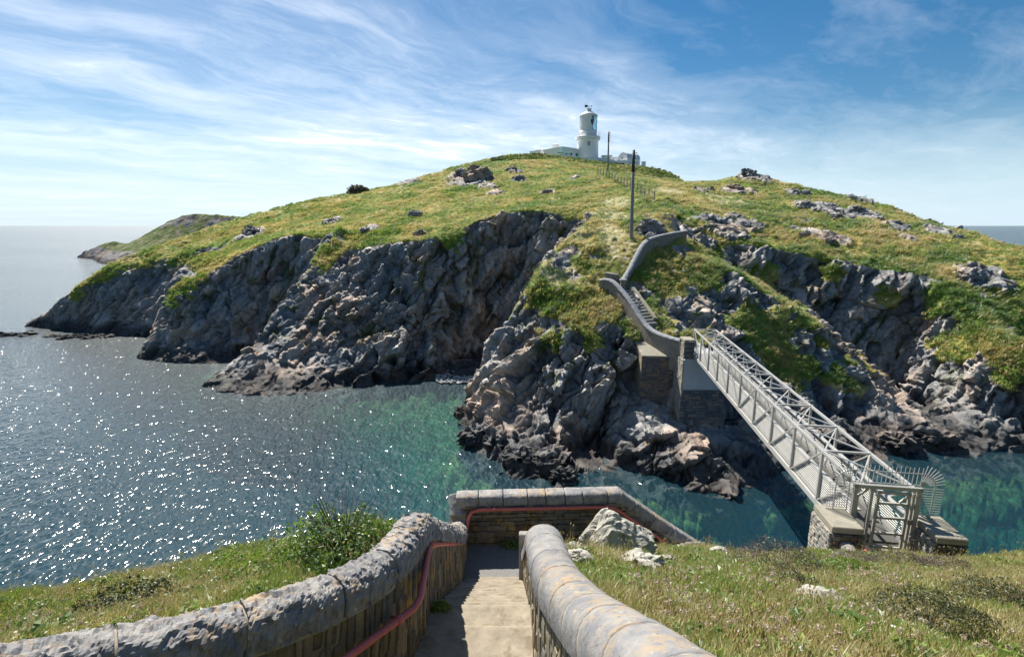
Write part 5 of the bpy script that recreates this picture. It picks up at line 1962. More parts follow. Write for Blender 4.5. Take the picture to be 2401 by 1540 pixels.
ledge(an, ak, 3.2, 4.4, ak.z, 0.12, 0.25)
for cx, lb in ((645, 'green canopy on white porch, the left of two before the cottage'), (780, 'green canopy on white porch, the right of two before the cottage')):
    q = Vector(LQ(cx, 1010 + (12 if cx > 700 else 0), 139.0))
    t = thing('porch', lb, 'porch', (q.x, q.y, ZB), 'green canopied porches of the cottage')
    mb = MB()
    mb.hexa([(q.x - 0.75, q.y - 0.4, ZB - 1), (q.x + 0.55, q.y - 0.4, ZB - 1), (q.x + 0.55, q.y + 0.9, ZB - 1), (q.x - 0.75, q.y + 0.9, ZB - 1)], [(q.x - 0.30, q.y - 0.4, q.z - 0.1), (q.x + 0.4, q.y - 0.4, q.z - 0.1), (q.x + 0.4, q.y + 0.9, q.z - 0.1), (q.x - 0.30, q.y + 0.9, q.z - 0.1)])
    mb.build('wall', 'white_paint', t)
    mb = MB()
    mb.hexa([(q.x - 0.9, q.y - 0.7, q.z - 0.08), (q.x + 0.75, q.y - 0.7, q.z - 0.08), (q.x + 0.75, q.y + 1.0, q.z - 0.08), (q.x - 0.9, q.y + 1.0, q.z - 0.08)], [(q.x - 0.3, q.y - 0.4, q.z + 0.22), (q.x + 0.2, q.y - 0.4, q.z + 0.22), (q.x + 0.2, q.y + 0.7, q.z + 0.22), (q.x - 0.3, q.y + 0.7, q.z + 0.22)])
    mb.build('canopy', 'canopy_green', t)
bd = thing('boundary_wall', 'white painted wall along the brow below the lighthouse', 'wall', LQ(1150, 1120, 138))
qs = [LQ(840, 1082, 138.5), LQ(1100, 1098, 138.8), LQ(1330, 1102, 139.2), LQ(1450, 1118, 139.6), LQ(1700, 1160, 140)]
for a, b in zip(qs[:-1], qs[1:]):
    mb = MB()
    mb.hexa([(a[0], a[1], ZB - 2), (b[0], b[1], ZB - 2), (b[0], b[1] + 0.4, ZB - 2), (a[0], a[1] + 0.4, ZB - 2)], [(a[0], a[1], a[2]), (b[0], b[1], b[2]), (b[0], b[1] + 0.4, b[2]), (a[0], a[1] + 0.4, a[2])])
    mb.build('wall_section', 'white_paint', bd)
tk = Vector(LQ(1440, 1080, 143))
tn = thing('tank_house', 'small white block with overhanging slab roof right of the lighthouse', 'building', (tk.x, tk.y, ZB))
mb = MB()
mb.box((tk.x + 1.0, tk.y + 0.8, tk.z - 1.8), (2.2, 1.8, 3.6))
mb.build('wall', 'white_paint', tn)
mb = MB()
mb.box((tk.x + 1.0, tk.y + 0.8, tk.z + 0.12), (2.9, 2.5, 0.2))
mb.build('roof', 'white_paint', tn)
mb = MB()
lk = LQ(1610, 1100, 145)
mb.box((lk[0] + 0.9, lk[1], lk[2] - 1.4), (2.6, 1.6, 2.8))
mb.build('link_wall', 'white_paint', tn)
# barrel vaulted engine house
vk = Vector(LQ(1800, 1140, 141))
vh = thing('engine_house', 'white barrel vaulted building with green window at the right end', 'building', (vk.x, vk.y, ZB))
rv = 88 * sc_
zc_ = vk.z + 10 * sc_
X1 = Vector((0.80, 0.60, 0)).normalized()      # barrel axis, running away to the right
XR = Vector((X1.y, -X1.x, 0))
Lb = 5.4
V, F = [], []
NQ = 18
for s in (0.0, Lb):
    for i in range(NQ + 1):
        a = math.pi * i / NQ
        q = vk + X1 * s + XR * (-rv * math.cos(a) * 1.25)
        V.append((q.x, q.y, zc_ + 1.25 * rv * math.sin(a)))
for i in range(NQ):
    F.append((i, i + 1, NQ + 2 + i, NQ + 1 + i))
mb = MB()
mb.add(V, F)
simple('vault_roof', (0.55, 0.60, 0.66), 0.5, 0.08, 1.0, 8, 0.1, 0.02)
mb.build('vault', 'vault_roof', vh, smooth=True)
for s, nm in ((0.03, 'gable'), (Lb - 0.03, 'gable')):
    V = []
    for i in range(NQ + 1):
        a = math.pi * i / NQ
        q = vk + X1 * s + XR * (-rv * math.cos(a) * 1.24)
        V.append((q.x, q.y, zc_ + 1.24 * rv * math.sin(a)))
    V += [(V[-1][0], V[-1][1], ZB - 2), (V[0][0], V[0][1], ZB - 2)]
    mb = MB()
    mb.add(V, [tuple(range(len(V)))])
    mb.build(nm, 'white_paint', vh)
for sg in (-1, 1):
    a_, b_ = vk + XR * rv * 1.25 * sg, vk + X1 * Lb + XR * rv * 1.25 * sg
    mb = MB()
    mb.hexa([(a_.x, a_.y, ZB - 2), (b_.x, b_.y, ZB - 2), (b_.x - XR.x * .2 * sg, b_.y - XR.y * .2 * sg, ZB - 2), (a_.x - XR.x * .2 * sg, a_.y - XR.y * .2 * sg, ZB - 2)], [(a_.x, a_.y, zc_), (b_.x, b_.y, zc_), (b_.x - XR.x * .2 * sg, b_.y - XR.y * .2 * sg, zc_), (a_.x - XR.x * .2 * sg, a_.y - XR.y * .2 * sg, zc_)])
    mb.build('side_wall', 'white_paint', vh)
wq = Vector(LQ(1795, 1115, 141)) - X1 * 0.05
mb = MB()
mb.box(wq, (0.9, 0.14, 0.62), XR)
w_ = mb.build('window', 'white_paint', vh)
mb = MB()
mb.box(wq - X1 * 0.04, (0.68, 0.14, 0.44), XR)
mb.build('pane', 'green_paint', w_)
lb_ = Vector(LQ(1840, 1155, 138.5))
t = thing('outbuilding', 'low white outbuilding in front of the barrel vaulted house', 'building', (lb_.x, lb_.y, ZB))
mb = MB()
mb.hexa([(lb_.x - 2.7, lb_.y + 1.2, ZB - 3), (lb_.x, lb_.y, ZB - 3), (lb_.x + 2.4, lb_.y + 1.6, ZB - 3), (lb_.x - 0.3, lb_.y + 2.8, ZB - 3)], [(lb_.x - 2.7, lb_.y + 1.2, lb_.z), (lb_.x, lb_.y, lb_.z + 0.02), (lb_.x + 2.4, lb_.y + 1.6, lb_.z - 0.3), (lb_.x - 0.3, lb_.y + 2.8, lb_.z - 0.2)])
mb.build('wall', 'white_paint', t)
rb_ = Vector(LQ(2195, 1190, 142))
t = thing('outbuilding', 'tiny white outbuilding at the far right end of the lighthouse buildings', 'building', (rb_.x, rb_.y, ZB))
mb = MB()
mb.box((rb_.x, rb_.y, rb_.z - 1.5), (0.95, 1.0, 3.0))
mb.build('wall', 'white_paint', t)
mb = MB()
mb.box((rb_.x, rb_.y, rb_.z + 0.05), (1.1, 1.15, 0.12))
mb.build('roof', 'white_paint', t)


# ------------------------------------------------------------------ leaves and grass
def leaf_mat(name, stops, trans=0.45, rough=0.6, noise_scale=None):
    m, nt = new_mat(name)
    r_ = nd(nt, 'ShaderNodeObjectInfo').outputs['Random']
    if noise_scale:
        f = noise(nt, geo_pos(nt), noise_scale, 3, 0.6)
        f = ma(nt, 'ADD', ma(nt, 'MULTIPLY', r_, 0.22), ma(nt, 'MULTIPLY', f, 0.78))
    else:
        f = r_
    c = ramp(nt, f, stops)
    d = nd(nt, 'ShaderNodeBsdfDiffuse', {'Color': c, 'Roughness': 0.5})
    t = nd(nt, 'ShaderNodeBsdfTranslucent', {'Color': c})
    g = nd(nt, 'ShaderNodeBsdfGlossy', {'Color': (1, 1, 1, 1), 'Roughness': 0.45})
    a = nd(nt, 'ShaderNodeMixShader', {0: trans, 1: d.outputs[0], 2: t.outputs[0]})
    b = nd(nt, 'ShaderNodeMixShader', {0: 0.04, 1: a.outputs[0], 2: g.outputs[0]})
    nd(nt, 'ShaderNodeOutputMaterial', {'Surface': b.outputs[0]})


leaf_mat('blade_hill', [(0.33, (0.10, 0.22, 0.028)), (0.44, (0.20, 0.32, 0.05)), (0.52, (0.37, 0.38, 0.09)), (0.59, (0.58, 0.45, 0.16)), (0.70, (0.68, 0.58, 0.30))], 0.5, noise_scale=0.16)
leaf_mat('blade_green', [(0.0, (0.16, 0.28, 0.035)), (0.4, (0.28, 0.38, 0.05)), (0.75, (0.42, 0.46, 0.085)), (1.0, (0.54, 0.50, 0.16))], 0.5)
leaf_mat('blade_dry', [(0.0, (0.40, 0.36, 0.12)), (0.4, (0.56, 0.48, 0.20)), (0.75, (0.50, 0.40, 0.19)), (1.0, (0.66, 0.59, 0.32))], 0.5)
leaf_mat('leaf_green', [(0.0, (0.08, 0.17, 0.022)), (0.5, (0.15, 0.26, 0.035)), (1.0, (0.28, 0.34, 0.06))], 0.45)
leaf_mat('leaf_bramble', [(0.32, (0.06, 0.14, 0.016)), (0.48, (0.16, 0.27, 0.03)), (0.60, (0.34, 0.36, 0.05)), (0.72, (0.42, 0.22, 0.07))], 0.5, noise_scale=9.0)
leaf_mat('leaf_heather', [(0.30, (0.05, 0.045, 0.03)), (0.48, (0.11, 0.085, 0.065)), (0.62, (0.22, 0.165, 0.15)), (0.8, (0.34, 0.27, 0.26))], 0.25, noise_scale=5.0)
leaf_mat('leaf_dark', [(0.30, (0.025, 0.04, 0.012)), (0.5, (0.06, 0.075, 0.02)), (0.7, (0.14, 0.13, 0.045))], 0.3, noise_scale=6.0)
leaf_mat('leaf_lime', [(0.0, (0.24, 0.36, 0.07)), (1.0, (0.40, 0.46, 0.14))], 0.4)
leaf_mat('petal_thrift', [(0.0, (0.50, 0.38, 0.27)), (0.5, (0.60, 0.49, 0.36)), (1.0, (0.68, 0.60, 0.46))], 0.3)
leaf_mat('petal_white', [(0.0, (0.72, 0.72, 0.62)), (1.0, (0.80, 0.79, 0.74))], 0.2)
leaf_mat('petal_yellow', [(0.0, (0.75, 0.50, 0.03)), (1.0, (0.80, 0.62, 0.10))], 0.2)
simple('twig', (0.16, 0.11, 0.075), 0.9, 0.2)
rg = random.Random(3)


def blade(V, F, base, h, w, lean_dir, lean, seg=2):
    bx, by, bz = base
    ca, sa = math.cos(lean_dir), math.sin(lean_dir)
    px_, py_ = -sa * w / 2, ca * w / 2
    k0 = len(V)
    for i in range(seg):
        t = i / seg
        o = lean * t * t
        ww = 1 - 0.55 * t
        V.append((bx + ca * o - px_ * ww, by + sa * o - py_ * ww, bz + h * t * (1 - 0.15 * lean / max(h, 1e-3) * t)))
        V.append((bx + ca * o + px_ * ww, by + sa * o + py_ * ww, bz + h * t * (1 - 0.15 * lean / max(h, 1e-3) * t)))
    V.append((bx + ca * lean, by + sa * lean, bz + h * (1 - 0.15 * lean / max(h, 1e-3))))
    for i in range(seg - 1):
        a = k0 + 2 * i
        F.append((a, a + 1, a + 3, a + 2))
    a = k0 + 2 * (seg - 1)
    F.append((a, a + 1, a + 2))


def proto_obj(coll, name, V, F, mats, fm=None):
    me = bpy.data.meshes.new(name)
    me.from_pydata(V, [], F)
    for m in mats:
        me.materials.append(MATS[m])
    if fm:
        me.polygons.foreach_set('material_index', fm)
    me.update()
    o = bpy.data.objects.new(name, me)
    coll.objects.link(o)
    return o


def tufts(coll, name, n_var, nb, h, spread, w, lean, mat, wind=0.9, heads=None):
    for q in range(n_var):
        V, F, fm = [], [], []
        for k in range(nb):
            a = rg.uniform(0, 2 * math.pi)
            d = spread * math.sqrt(rg.random())
            hh = rg.uniform(*h)
            ld = wind + rg.gauss(0, 0.9)
            n0 = len(F)
            ll = hh * rg.uniform(*lean)
            blade(V, F, (d * math.cos(a), d * math.sin(a), -0.02), hh, w * rg.uniform(0.7, 1.3), ld, ll, 3)
            fm += [0] * (len(F) - n0)
            if heads and rg.random() < heads[0]:
                n0 = len(F)
                tx, ty, tz = V[-1]
                hb = heads[2]
                for s in range(3):
                    aa = s * math.pi / 3
                    k0 = len(V)
                    V += [(tx - math.cos(aa) * hb * .3, ty - math.sin(aa) * hb * .3, tz), (tx + math.cos(aa) * hb * .3, ty + math.sin(aa) * hb * .3, tz), (tx, ty, tz + hb), (tx, ty, tz - hb * .6)]
                    F += [(k0, k0 + 1, k0 + 2), (k0 + 1, k0, k0 + 3)]
                fm += [1] * (len(F) - n0)
        proto_obj(coll, name, V, F, [mat] + ([heads[1]] if heads else []), fm)


def scatter(name, label, coll, pts, rot, scl, n_var, cat=None):
    """instances of a collection of small meshes on given points; one uncountable mass"""
    n = len(pts)
    me = bpy.data.meshes.new(name)
    me.vertices.add(n)
    me.vertices.foreach_set('co', np.asarray(pts, np.float32).ravel())
    a = me.attributes.new('rot', 'FLOAT_VECTOR', 'POINT')
    a.data.foreach_set('vector', np.asarray(rot, np.float32).ravel())
    a = me.attributes.new('scl', 'FLOAT', 'POINT')
    a.data.foreach_set('value', np.asarray(scl, np.float32))
    a = me.attributes.new('idx', 'INT', 'POINT')
    a.data.foreach_set('value', RNG.integers(0, n_var, n).astype(np.int32))
    o = bpy.data.objects.new(name, me)
    C.objects.link(o)
    tree = bpy.data.node_groups.new(name, 'GeometryNodeTree')
    tree.interface.new_socket('Geometry', in_out='INPUT', socket_type='NodeSocketGeometry')
    tree.interface.new_socket('Geometry', in_out='OUTPUT', socket_type='NodeSocketGeometry')
    gi, go = tree.nodes.new('NodeGroupInput'), tree.nodes.new('NodeGroupOutput')
    ci = tree.nodes.new('GeometryNodeCollectionInfo')
    ci.inputs['Collection'].default_value = coll
    ci.inputs['Separate Children'].default_value = True
    ci.inputs['Reset Children'].default_value = True
    ip = tree.nodes.new('GeometryNodeInstanceOnPoints')
    ip.inputs['Pick Instance'].default_value = True
    for an, ty, sk in (('rot', 'FLOAT_VECTOR', 'Rotation'), ('scl', 'FLOAT', 'Scale'), ('idx', 'INT', 'Instance Index')):
        na = tree.nodes.new('GeometryNodeInputNamedAttribute')
        na.data_type = ty
        na.inputs['Name'].default_value = an
        out = [s for s in na.outputs if s.enabled and s.name == 'Attribute'][0]
        tree.links.new(out, ip.inputs[sk])
    tree.links.new(gi.outputs[0], ip.inputs['Points'])
    tree.links.new(ci.outputs[0], ip.inputs['Instance'])
    tree.links.new(ip.outputs[0], go.inputs[0])
    md_ = o.modifiers.new('scatter', 'NODES')
    md_.node_group = tree
    tag(o, label, cat, None, 'stuff')
    return o


def zrot(n, tilt=0.15):
    return np.stack([RNG.normal(0, tilt, n), RNG.normal(0, tilt, n), RNG.uniform(-0.9, 0.9, n)], axis=1)


# -- turf on the island
ch_ = bpy.data.collections.new('hill_grass_tufts')
tufts(ch_, 'tuft', 5, 16, (0.16, 0.36), 0.26, 0.035, (0.5, 1.3), 'blade_hill', wind=0.4)
fa = np.linalg.norm(np.cross(pos2[quads[:, 1]] - pos2[quads[:, 0]], pos2[quads[:, 3]] - pos2[quads[:, 0]]), axis=1)
fr_ = rock[quads].mean(axis=1)
fz_ = pos2[:, 2][quads].mean(axis=1)
fy_ = np.linalg.norm(pos2[quads[:, 0], :2], axis=1)
wgt = fa * (fr_ < 0.35) * (fz_ > 2.0) / np.maximum(fy_, 40) ** 1.2 * (0.3 + sstep(-0.3, 0.5, nmid[quads[:, 0]])) * (1 - 0.8 * pale[quads[:, 0]])
wgt /= wgt.sum()
NH = 120000
sel = RNG.choice(len(quads), NH, p=wgt)
uv = RNG.random((NH, 2))
qa, qb, qc, qd_ = (pos2[quads[sel, k]] for k in range(4))
hp = (qa * (1 - uv[:, :1]) + qb * uv[:, :1]) * (1 - uv[:, 1:]) + (qd_ * (1 - uv[:, :1]) + qc * uv[:, :1]) * uv[:, 1:]
hs_ = RNG.uniform(0.6, 1.35, NH) * (0.75 + 0.5 * sstep(-0.2, 0.5, nlow[quads[sel, 0]]))
scatter('hill_grass', 'windswept grass over the island', ch_, hp, zrot(NH, 0.25), hs_, 5)

# -- dark scrub on the brow below the lighthouse
cs_ = bpy.data.collections.new('scrub_clumps')


def clump(coll, name, n, rad, leaf, mat):
    V, F = [], []
    for k in range(n):
        d = Vector((rg.gauss(0, 1), rg.gauss(0, 1), abs(rg.gauss(0, 1)))).normalized()
        r_ = rg.uniform(0.55, 1.0)
        c = Vector((d.x * rad, d.y * rad, d.z * rad * 0.7)) * r_
        a = Vector((rg.gauss(0, 1), rg.gauss(0, 1), rg.gauss(0, 1))).normalized()
        b = a.cross(d).normalized()
        l = leaf * rg.uniform(0.7, 1.3)
        k0 = len(V)
        V += [tuple(c - a * l * .5), tuple(c + b * l * .3), tuple(c + a * l * .5), tuple(c - b * l * .3)]
        F.append((k0, k0 + 1, k0 + 2, k0 + 3))
    proto_obj(coll, name, V, F, [mat])


for k in range(3):
    clump(cs_, 'scrub', 160, 0.55, 0.16, 'leaf_dark' if k == 0 else 'leaf_green')
pts = []
while len(pts) < 1500:
    u, v = rg.uniform(1150, 1605), rg.uniform(362, 432)
    edge = np.interp(u, [1150, 1260, 1380, 1510, 1570, 1605], [372, 361, 377, 392, 398, 430])
    low = np.interp(u, [1150, 1300, 1400, 1500, 1605], [378, 372, 392, 425, 434])
    if edge - 1 < v < low:
        g_ = ISL.hit(u, v, 95, 140)
        if g_.z > 22 and g_.y > 108:
            pts.append((g_.x, g_.y, g_.z + 0.05))
pts = np.array(pts)
scatter('scrub', 'dark green scrub on the brow below the lighthouse', cs_, pts, zrot(len(pts), 0.3), RNG.uniform(0.4, 1.0, len(pts)), 3)


# -- foreground meadow
def main_points(n, mask, dens=None):
    keep = (~cor) & (mrock < 0.5) & (msl < 1.3) & mask
    # outside the walls only
    w_ = keep.astype(float) if dens is None else keep * dens
    w_ = w_ / w_.sum()
    s_ = RNG.choice(len(mx_), n, p=w_)
    q_ = mpos[s_].copy()
    j = RNG.uniform(-step / 2, step / 2, (n, 2))
    q_[:, 0] += j[:, 0]
    q_[:, 1] += j[:, 1]
    return q_


def near_wall(line, lim):
    d = np.full(len(mx_), 9.0)
    l = np.array(line)[::4]
    for q_ in l:
        d = np.minimum(d, (mx_ - q_[0]) ** 2 + (my_ - q_[1]) ** 2)
    return d < lim * lim


wallz = near_wall(LEFT_TOP, 0.30) | near_wall(RIGHT_TOP, 0.32) | near_wall(ot_dense, 0.3)
rr_ = (mx_ - BR_O.x) * BRT.x + (my_ - BR_O.y) * BRT.y
aa_ = (mx_ - BR_O.x) * BA.x + (my_ - BR_O.y) * BA.y
gatez = (rr_ > -1.0) & (rr_ < 2.3) & (aa_ > -1.9)
viewx = np.abs(mx_) < (my_ + 0.8) * 1.35
SHR = [(1835, 1345, .62), (2010, 1330, .4), (2130, 1335, .5), (1860, 1395, .3), (2195, 1490, .5), (2350, 1435, .5), (1990, 1345, .35), (2230, 1345, .42), (280, 1450, .5)]
ROCKS = SHR + [(1452, 1312, 0.5), (1347, 1300, .2), (1352, 1322, .2), (1500, 1338, .32), (1565, 1330, .2), (1918, 1428, .3), (1690, 1310, .26), (265, 1488, .2)]
free = np.ones(len(mx_), bool)
for u, v, r_ in ROCKS:
    g_ = MAIN.hit(u, v, 1.5, 13.5, 0.04)
    free &= (mx_ - g_.x) ** 2 + (my_ - g_.y - 0.05) ** 2 > r_ * r_
okm = free & (~wallz) & (~gatez) & viewx & (mz2 > 5.0) & (my_ > 1.6) & (my_ < 13.5)
prox = 1.0 / np.maximum(np.sqrt(mx_ ** 2 + my_ ** 2), 3.0)
pn = fbm(mp * 0.8, 3, 51)
pn2 = fbm(mp * 2.1, 3, 52)
cg = bpy.data.collections.new('meadow_green')
tufts(cg, 'tuft', 5, 14, (0.05, 0.13), 0.07, 0.0075, (0.2, 0.9), 'blade_green')
cd = bpy.data.collections.new('meadow_dry')
tufts(cd, 'tuft', 5, 12, (0.06, 0.16), 0.07, 0.0062, (0.3, 1.1), 'blade_dry', heads=(0.22, 'blade_dry', 0.016))
dg = prox * (0.15 + sstep(-0.25, 0.35, -pn + 0.3 * pn2 + 0.05))
dd = prox * (0.06 + sstep(-0.15, 0.45, pn + 0.3 * pn2 + 0.15 * (mx_ > 4) + 0.05))
NG = 72000
q_ = main_points(NG, okm, dg)
scatter('meadow_grass', 'short green grass of the foreground slope', cg, q_, zrot(NG, 0.2), RNG.uniform(0.5, 1.5, NG), 5)
ND = 22000
q_ = main_points(ND, okm, dd)
scatter('dry_grass', 'straw coloured dry grass of the foreground slope', cd, q_, zrot(ND, 0.25), RNG.uniform(0.5, 1.5, ND), 5)
ct_ = bpy.data.collections.new('tall_grass')
tufts(ct_, 'stalk', 4, 3, (0.2, 0.36), 0.05, 0.005, (0.1, 0.4), 'blade_dry', heads=(0.9, 'blade_dry', 0.03))
q_ = main_points(1500, okm, prox * (pn2 > 0.0))
scatter('grass_stalks', 'tall seeding grass stalks on the slope', ct_, q_, zrot(1500, 0.15), RNG.uniform(0.6, 1.2, 1500), 4)
# low leafy plants
cl_ = bpy.data.collections.new('ground_leaves')
for k in range(4):
    V, F = [], []
    for i in range(16):
        a = rg.uniform(0, 6.28)
        l = rg.uniform(0.03, 0.07)
        z = rg.uniform(0.0, 0.07)
        r0_ = rg.uniform(0.0, 0.06)
        ca, sa = math.cos(a), math.sin(a)
        tz = rg.uniform(-0.01, 0.03)
        w = l * 0.32
        b0 = (ca * r0_, sa * r0_, z)
        k0 = len(V)
        V += [b0, (ca * (r0_ + l * .5) - sa * w, sa * (r0_ + l * .5) + ca * w, z + tz), (ca * (r0_ + l), sa * (r0_ + l), z + tz * .6), (ca * (r0_ + l * .5) + sa * w, sa * (r0_ + l * .5) - ca * w, z + tz)]
        F.append((k0, k0 + 1, k0 + 2, k0 + 3))
    proto_obj(cl_, 'leaves', V, F, ['leaf_green' if k < 3 else 'leaf_lime'])
lm = prox * (sstep(0.0, 0.4, pn2 - 0.2 * pn) + 0.04)
q_ = main_points(9000, okm, lm)
scatter('ground_cover', 'low leafy plants among the grass', cl_, q_, zrot(9000, 0.25), RNG.uniform(0.7, 1.7, 9000), 4)


# flowers
def flower_proto(coll, kind):
    for k in range(4):
        V, F, fm = [], [], []
        h = rg.uniform(0.10, 0.2)
        blade(V, F, (0, 0, -0.02), h, 0.004, rg.uniform(0, 6), h * 0.15, 3)
        fm += [0] * len(F)
        tx, ty, tz = V[-1]
        if kind == 'thrift':
            n0 = len(F)
            for i in range(16):
                d = Vector((rg.gauss(0, 1), rg.gauss(0, 1), rg.gauss(0.3, 1))).normalized()
                c = Vector((tx, ty, tz)) + d * 0.011
                s = d.orthogonal().normalized() * 0.007
                s2 = d.cross(s)
                k0 = len(V)
                V += [tuple(c - s), tuple(c + s2 + d * .004), tuple(c + s), tuple(c - s2 + d * .004)]
                F.append((k0, k0 + 1, k0 + 2, k0 + 3))
            fm += [1] * (len(F) - n0)
        else:
            n0 = len(F)
            for i in range(9):
                a = 2 * math.pi * i / 9
                ca, sa = math.cos(a), math.sin(a)
                k0 = len(V)
                V += [(tx, ty, tz), (tx + ca * .012 - sa * .005, ty + sa * .012 + ca * .005, tz + .003), (tx + ca * .019, ty + sa * .019, tz + .001), (tx + ca * .012 + sa * .005, ty + sa * .012 - ca * .005, tz + .003)]
                F.append((k0, k0 + 1, k0 + 2, k0 + 3))
            fm += [1] * (len(F) - n0)
        proto_obj(coll, kind, V, F, ['blade_green', {'thrift': 'petal_thrift', 'daisy': 'petal_white', 'hawkbit': 'petal_yellow'}[kind]], fm)


FLW = {}
for kd in ('thrift', 'daisy', 'hawkbit'):
    FLW[kd] = bpy.data.collections.new('flower_' + kd)
    flower_proto(FLW[kd], kd)


def patches(spots, n):
    """scatter round surveyed spots (u, v, spread in metres)"""
    out = []
    for k in range(n):
        u, v, s_ = spots[k % len(spots)]
        g_ = MAIN.hit(u, v, 1.5, 13.0, 0.04)
        x_, y_ = g_.x + rg.gauss(0, s_), g_.y + rg.gauss(0, s_)
        out.append((x_, y_))
    out = np.array(out)
    ix = np.clip(((out[:, 0] - xs[0]) / step).round().astype(int), 0, len(xs) - 1)
    iy = np.clip(((out[:, 1] - ys[0]) / step).round().astype(int), 0, len(ys) - 1)
    fl = ix * len(ys) + iy
    k_ = okm[fl] & ~cor[fl]
    return np.concatenate([out[k_], mz2[fl][k_][:, None]], axis=1)


thr = patches([(1570, 1445, .35), (1640, 1470, .35), (1700, 1500, .3), (1760, 1400, .3), (2020, 1375, .22), (2070, 1390, .2), (1990, 1370, .2), (1830, 1530, .3), (1950, 1520, .4), (2200, 1530, .3), (2340, 1525, .3), (2370, 1400, .4), (1600, 1400, .4), (1650, 1290, .25), (40, 1500, .2), (120, 1480, .4), (300, 1490, .15), (330, 1400, .5), (2100, 1360, .4), (1900, 1440, .4)], 800)
scatter('thrift_heads', 'faded pinkish thrift heads in the grass', FLW['thrift'], thr, zrot(len(thr), 0.15), RNG.uniform(1.0, 1.6, len(thr)), 4)
dsy = patches([(180, 1505, .2), (200, 1500, .12), (560, 1380, .4), (420, 1360, .5), (1625, 1350, .3), (1680, 1400, .35), (2380, 1330, .3), (1960, 1510, .5), (2080, 1540, .3), (1860, 1400, .6), (600, 1390, .25)], 150)
scatter('daisies', 'small white flowers in the grass', FLW['daisy'], dsy, zrot(len(dsy), 0.2), RNG.uniform(0.6, 1.05, len(dsy)), 4)
hwk = patches([(1800, 1400, .8), (2100, 1450, 1.0), (1850, 1370, .3), (2000, 1500, .8), (170, 1460, .5), (300, 1420, .6), (2300, 1440, .5)], 170)
scatter('yellow_flowers', 'small yellow flowers in the grass', FLW['hawkbit'], hwk, zrot(len(hwk), 0.2), RNG.uniform(0.5, 0.9, len(hwk)), 4)


# ------------------------------------------------------------------ shrubs
def shrub(name, label, cat, centre, rad, n, leaf, mat, stems=14, group=None, seed=1, lump=0.35, aspect=0.35, tips=0):
    g_ = random.Random(seed)
    centre = Vector(centre)
    t = thing(name, label, cat, tuple(centre), group)
    D = np.array([[g_.gauss(0, 1), g_.gauss(0, 1), g_.gauss(0.35, 0.9)] for _ in range(n)])
    D /= np.linalg.norm(D, axis=1, keepdims=True)
    D[:, 2] = np.where(D[:, 2] < -0.1, -D[:, 2], D[:, 2])
    rr = 1.0 + lump * fbm(D * 2.2 + seed, 3, seed) + 0.15 * fbm(D * 6 + seed, 2, seed + 5)
    rr *= np.array([1 - 0.45 * g_.random() ** 2.2 for _ in range(n)])
    Pp = D * rr[:, None] * np.array(rad)
    V, F = [], []
    for p_, d in zip(Pp, D):
        c = Vector(p_)
        nn = (Vector(d) + Vector((g_.gauss(0, .6), g_.gauss(0, .6), g_.gauss(0.2, .6)))).normalized()
        a = nn.orthogonal().normalized()
        a.rotate(Matrix.Rotation(g_.uniform(0, 6.28), 3, nn))
        b = nn.cross(a)
        l = leaf * g_.uniform(0.6, 1.3)
        k0 = len(V)
        V += [tuple(centre + c - a * l * .5), tuple(centre + c + b * l * aspect - nn * l * .08), tuple(centre + c + a * l * .5), tuple(centre + c - b * l * aspect - nn * l * .08)]
        F.append((k0, k0 + 1, k0 + 2, k0 + 3))
    mb = MB()
    mb.v, mb.f = V, F
    mb.build('foliage', mat, t)
    sm = MB()
    for k in range(stems):
        a = g_.uniform(0, 6.28)
        e_ = g_.uniform(0.3, 1.0)
        tip = centre + Vector((math.cos(a) * rad[0] * e_, math.sin(a) * rad[1] * e_, rad[2] * (1.15 - 0.5 * e_) + tips * g_.random()))
        mid = centre.lerp(tip, 0.55) + Vector((0, 0, 0.12 * rad[2]))
        r_ = 0.004 if rad[0] < 1.2 else 0.03
        sm.tube([centre - Vector((0, 0, 0.05)), mid, tip], [r_ * 1.6, r_, r_ * 0.4], 5)
    sm.build('stems', 'twig', t)
    return t


def mg(u, v):
    return MAIN.hit(u, v, 1.5, 13.5, 0.04)


g_ = mg(800, 1325)
shrub('bramble_bush', 'leafy green bramble bush with reddish sprays beside the left parapet', 'bush', g_ + Vector((0, 0.1, -0.05)), (0.80, 0.65, 0.62), 5200, 0.05, 'leaf_bramble', 90, seed=4, lump=0.75, tips=0.45)
g_ = mg(700, 1345)
shrub('bramble_bush', 'lower yellowish bramble bush left of the tall one', 'bush', g_ + Vector((0, 0, -0.05)), (0.95, 0.6, 0.36), 3600, 0.045, 'leaf_bramble', 46, seed=14, lump=0.8, tips=0.3)
g_ = mg(280, 1450)
shrub('dark_bush', 'low dark green bush on the turf beyond the left parapet', 'bush', g_ + Vector((0, 0.15, -0.08)), (0.75, 0.5, 0.26), 2600, 0.045, 'leaf_dark', 20, seed=24, tips=0.2)
g_ = mg(265, 1488)
shrub('lime_umbel', 'pale lime green umbel plant against the left parapet', 'plant', g_ + Vector((0, 0, -0.02)), (0.22, 0.16, 0.13), 420, 0.035, 'leaf_lime', 8, seed=34)
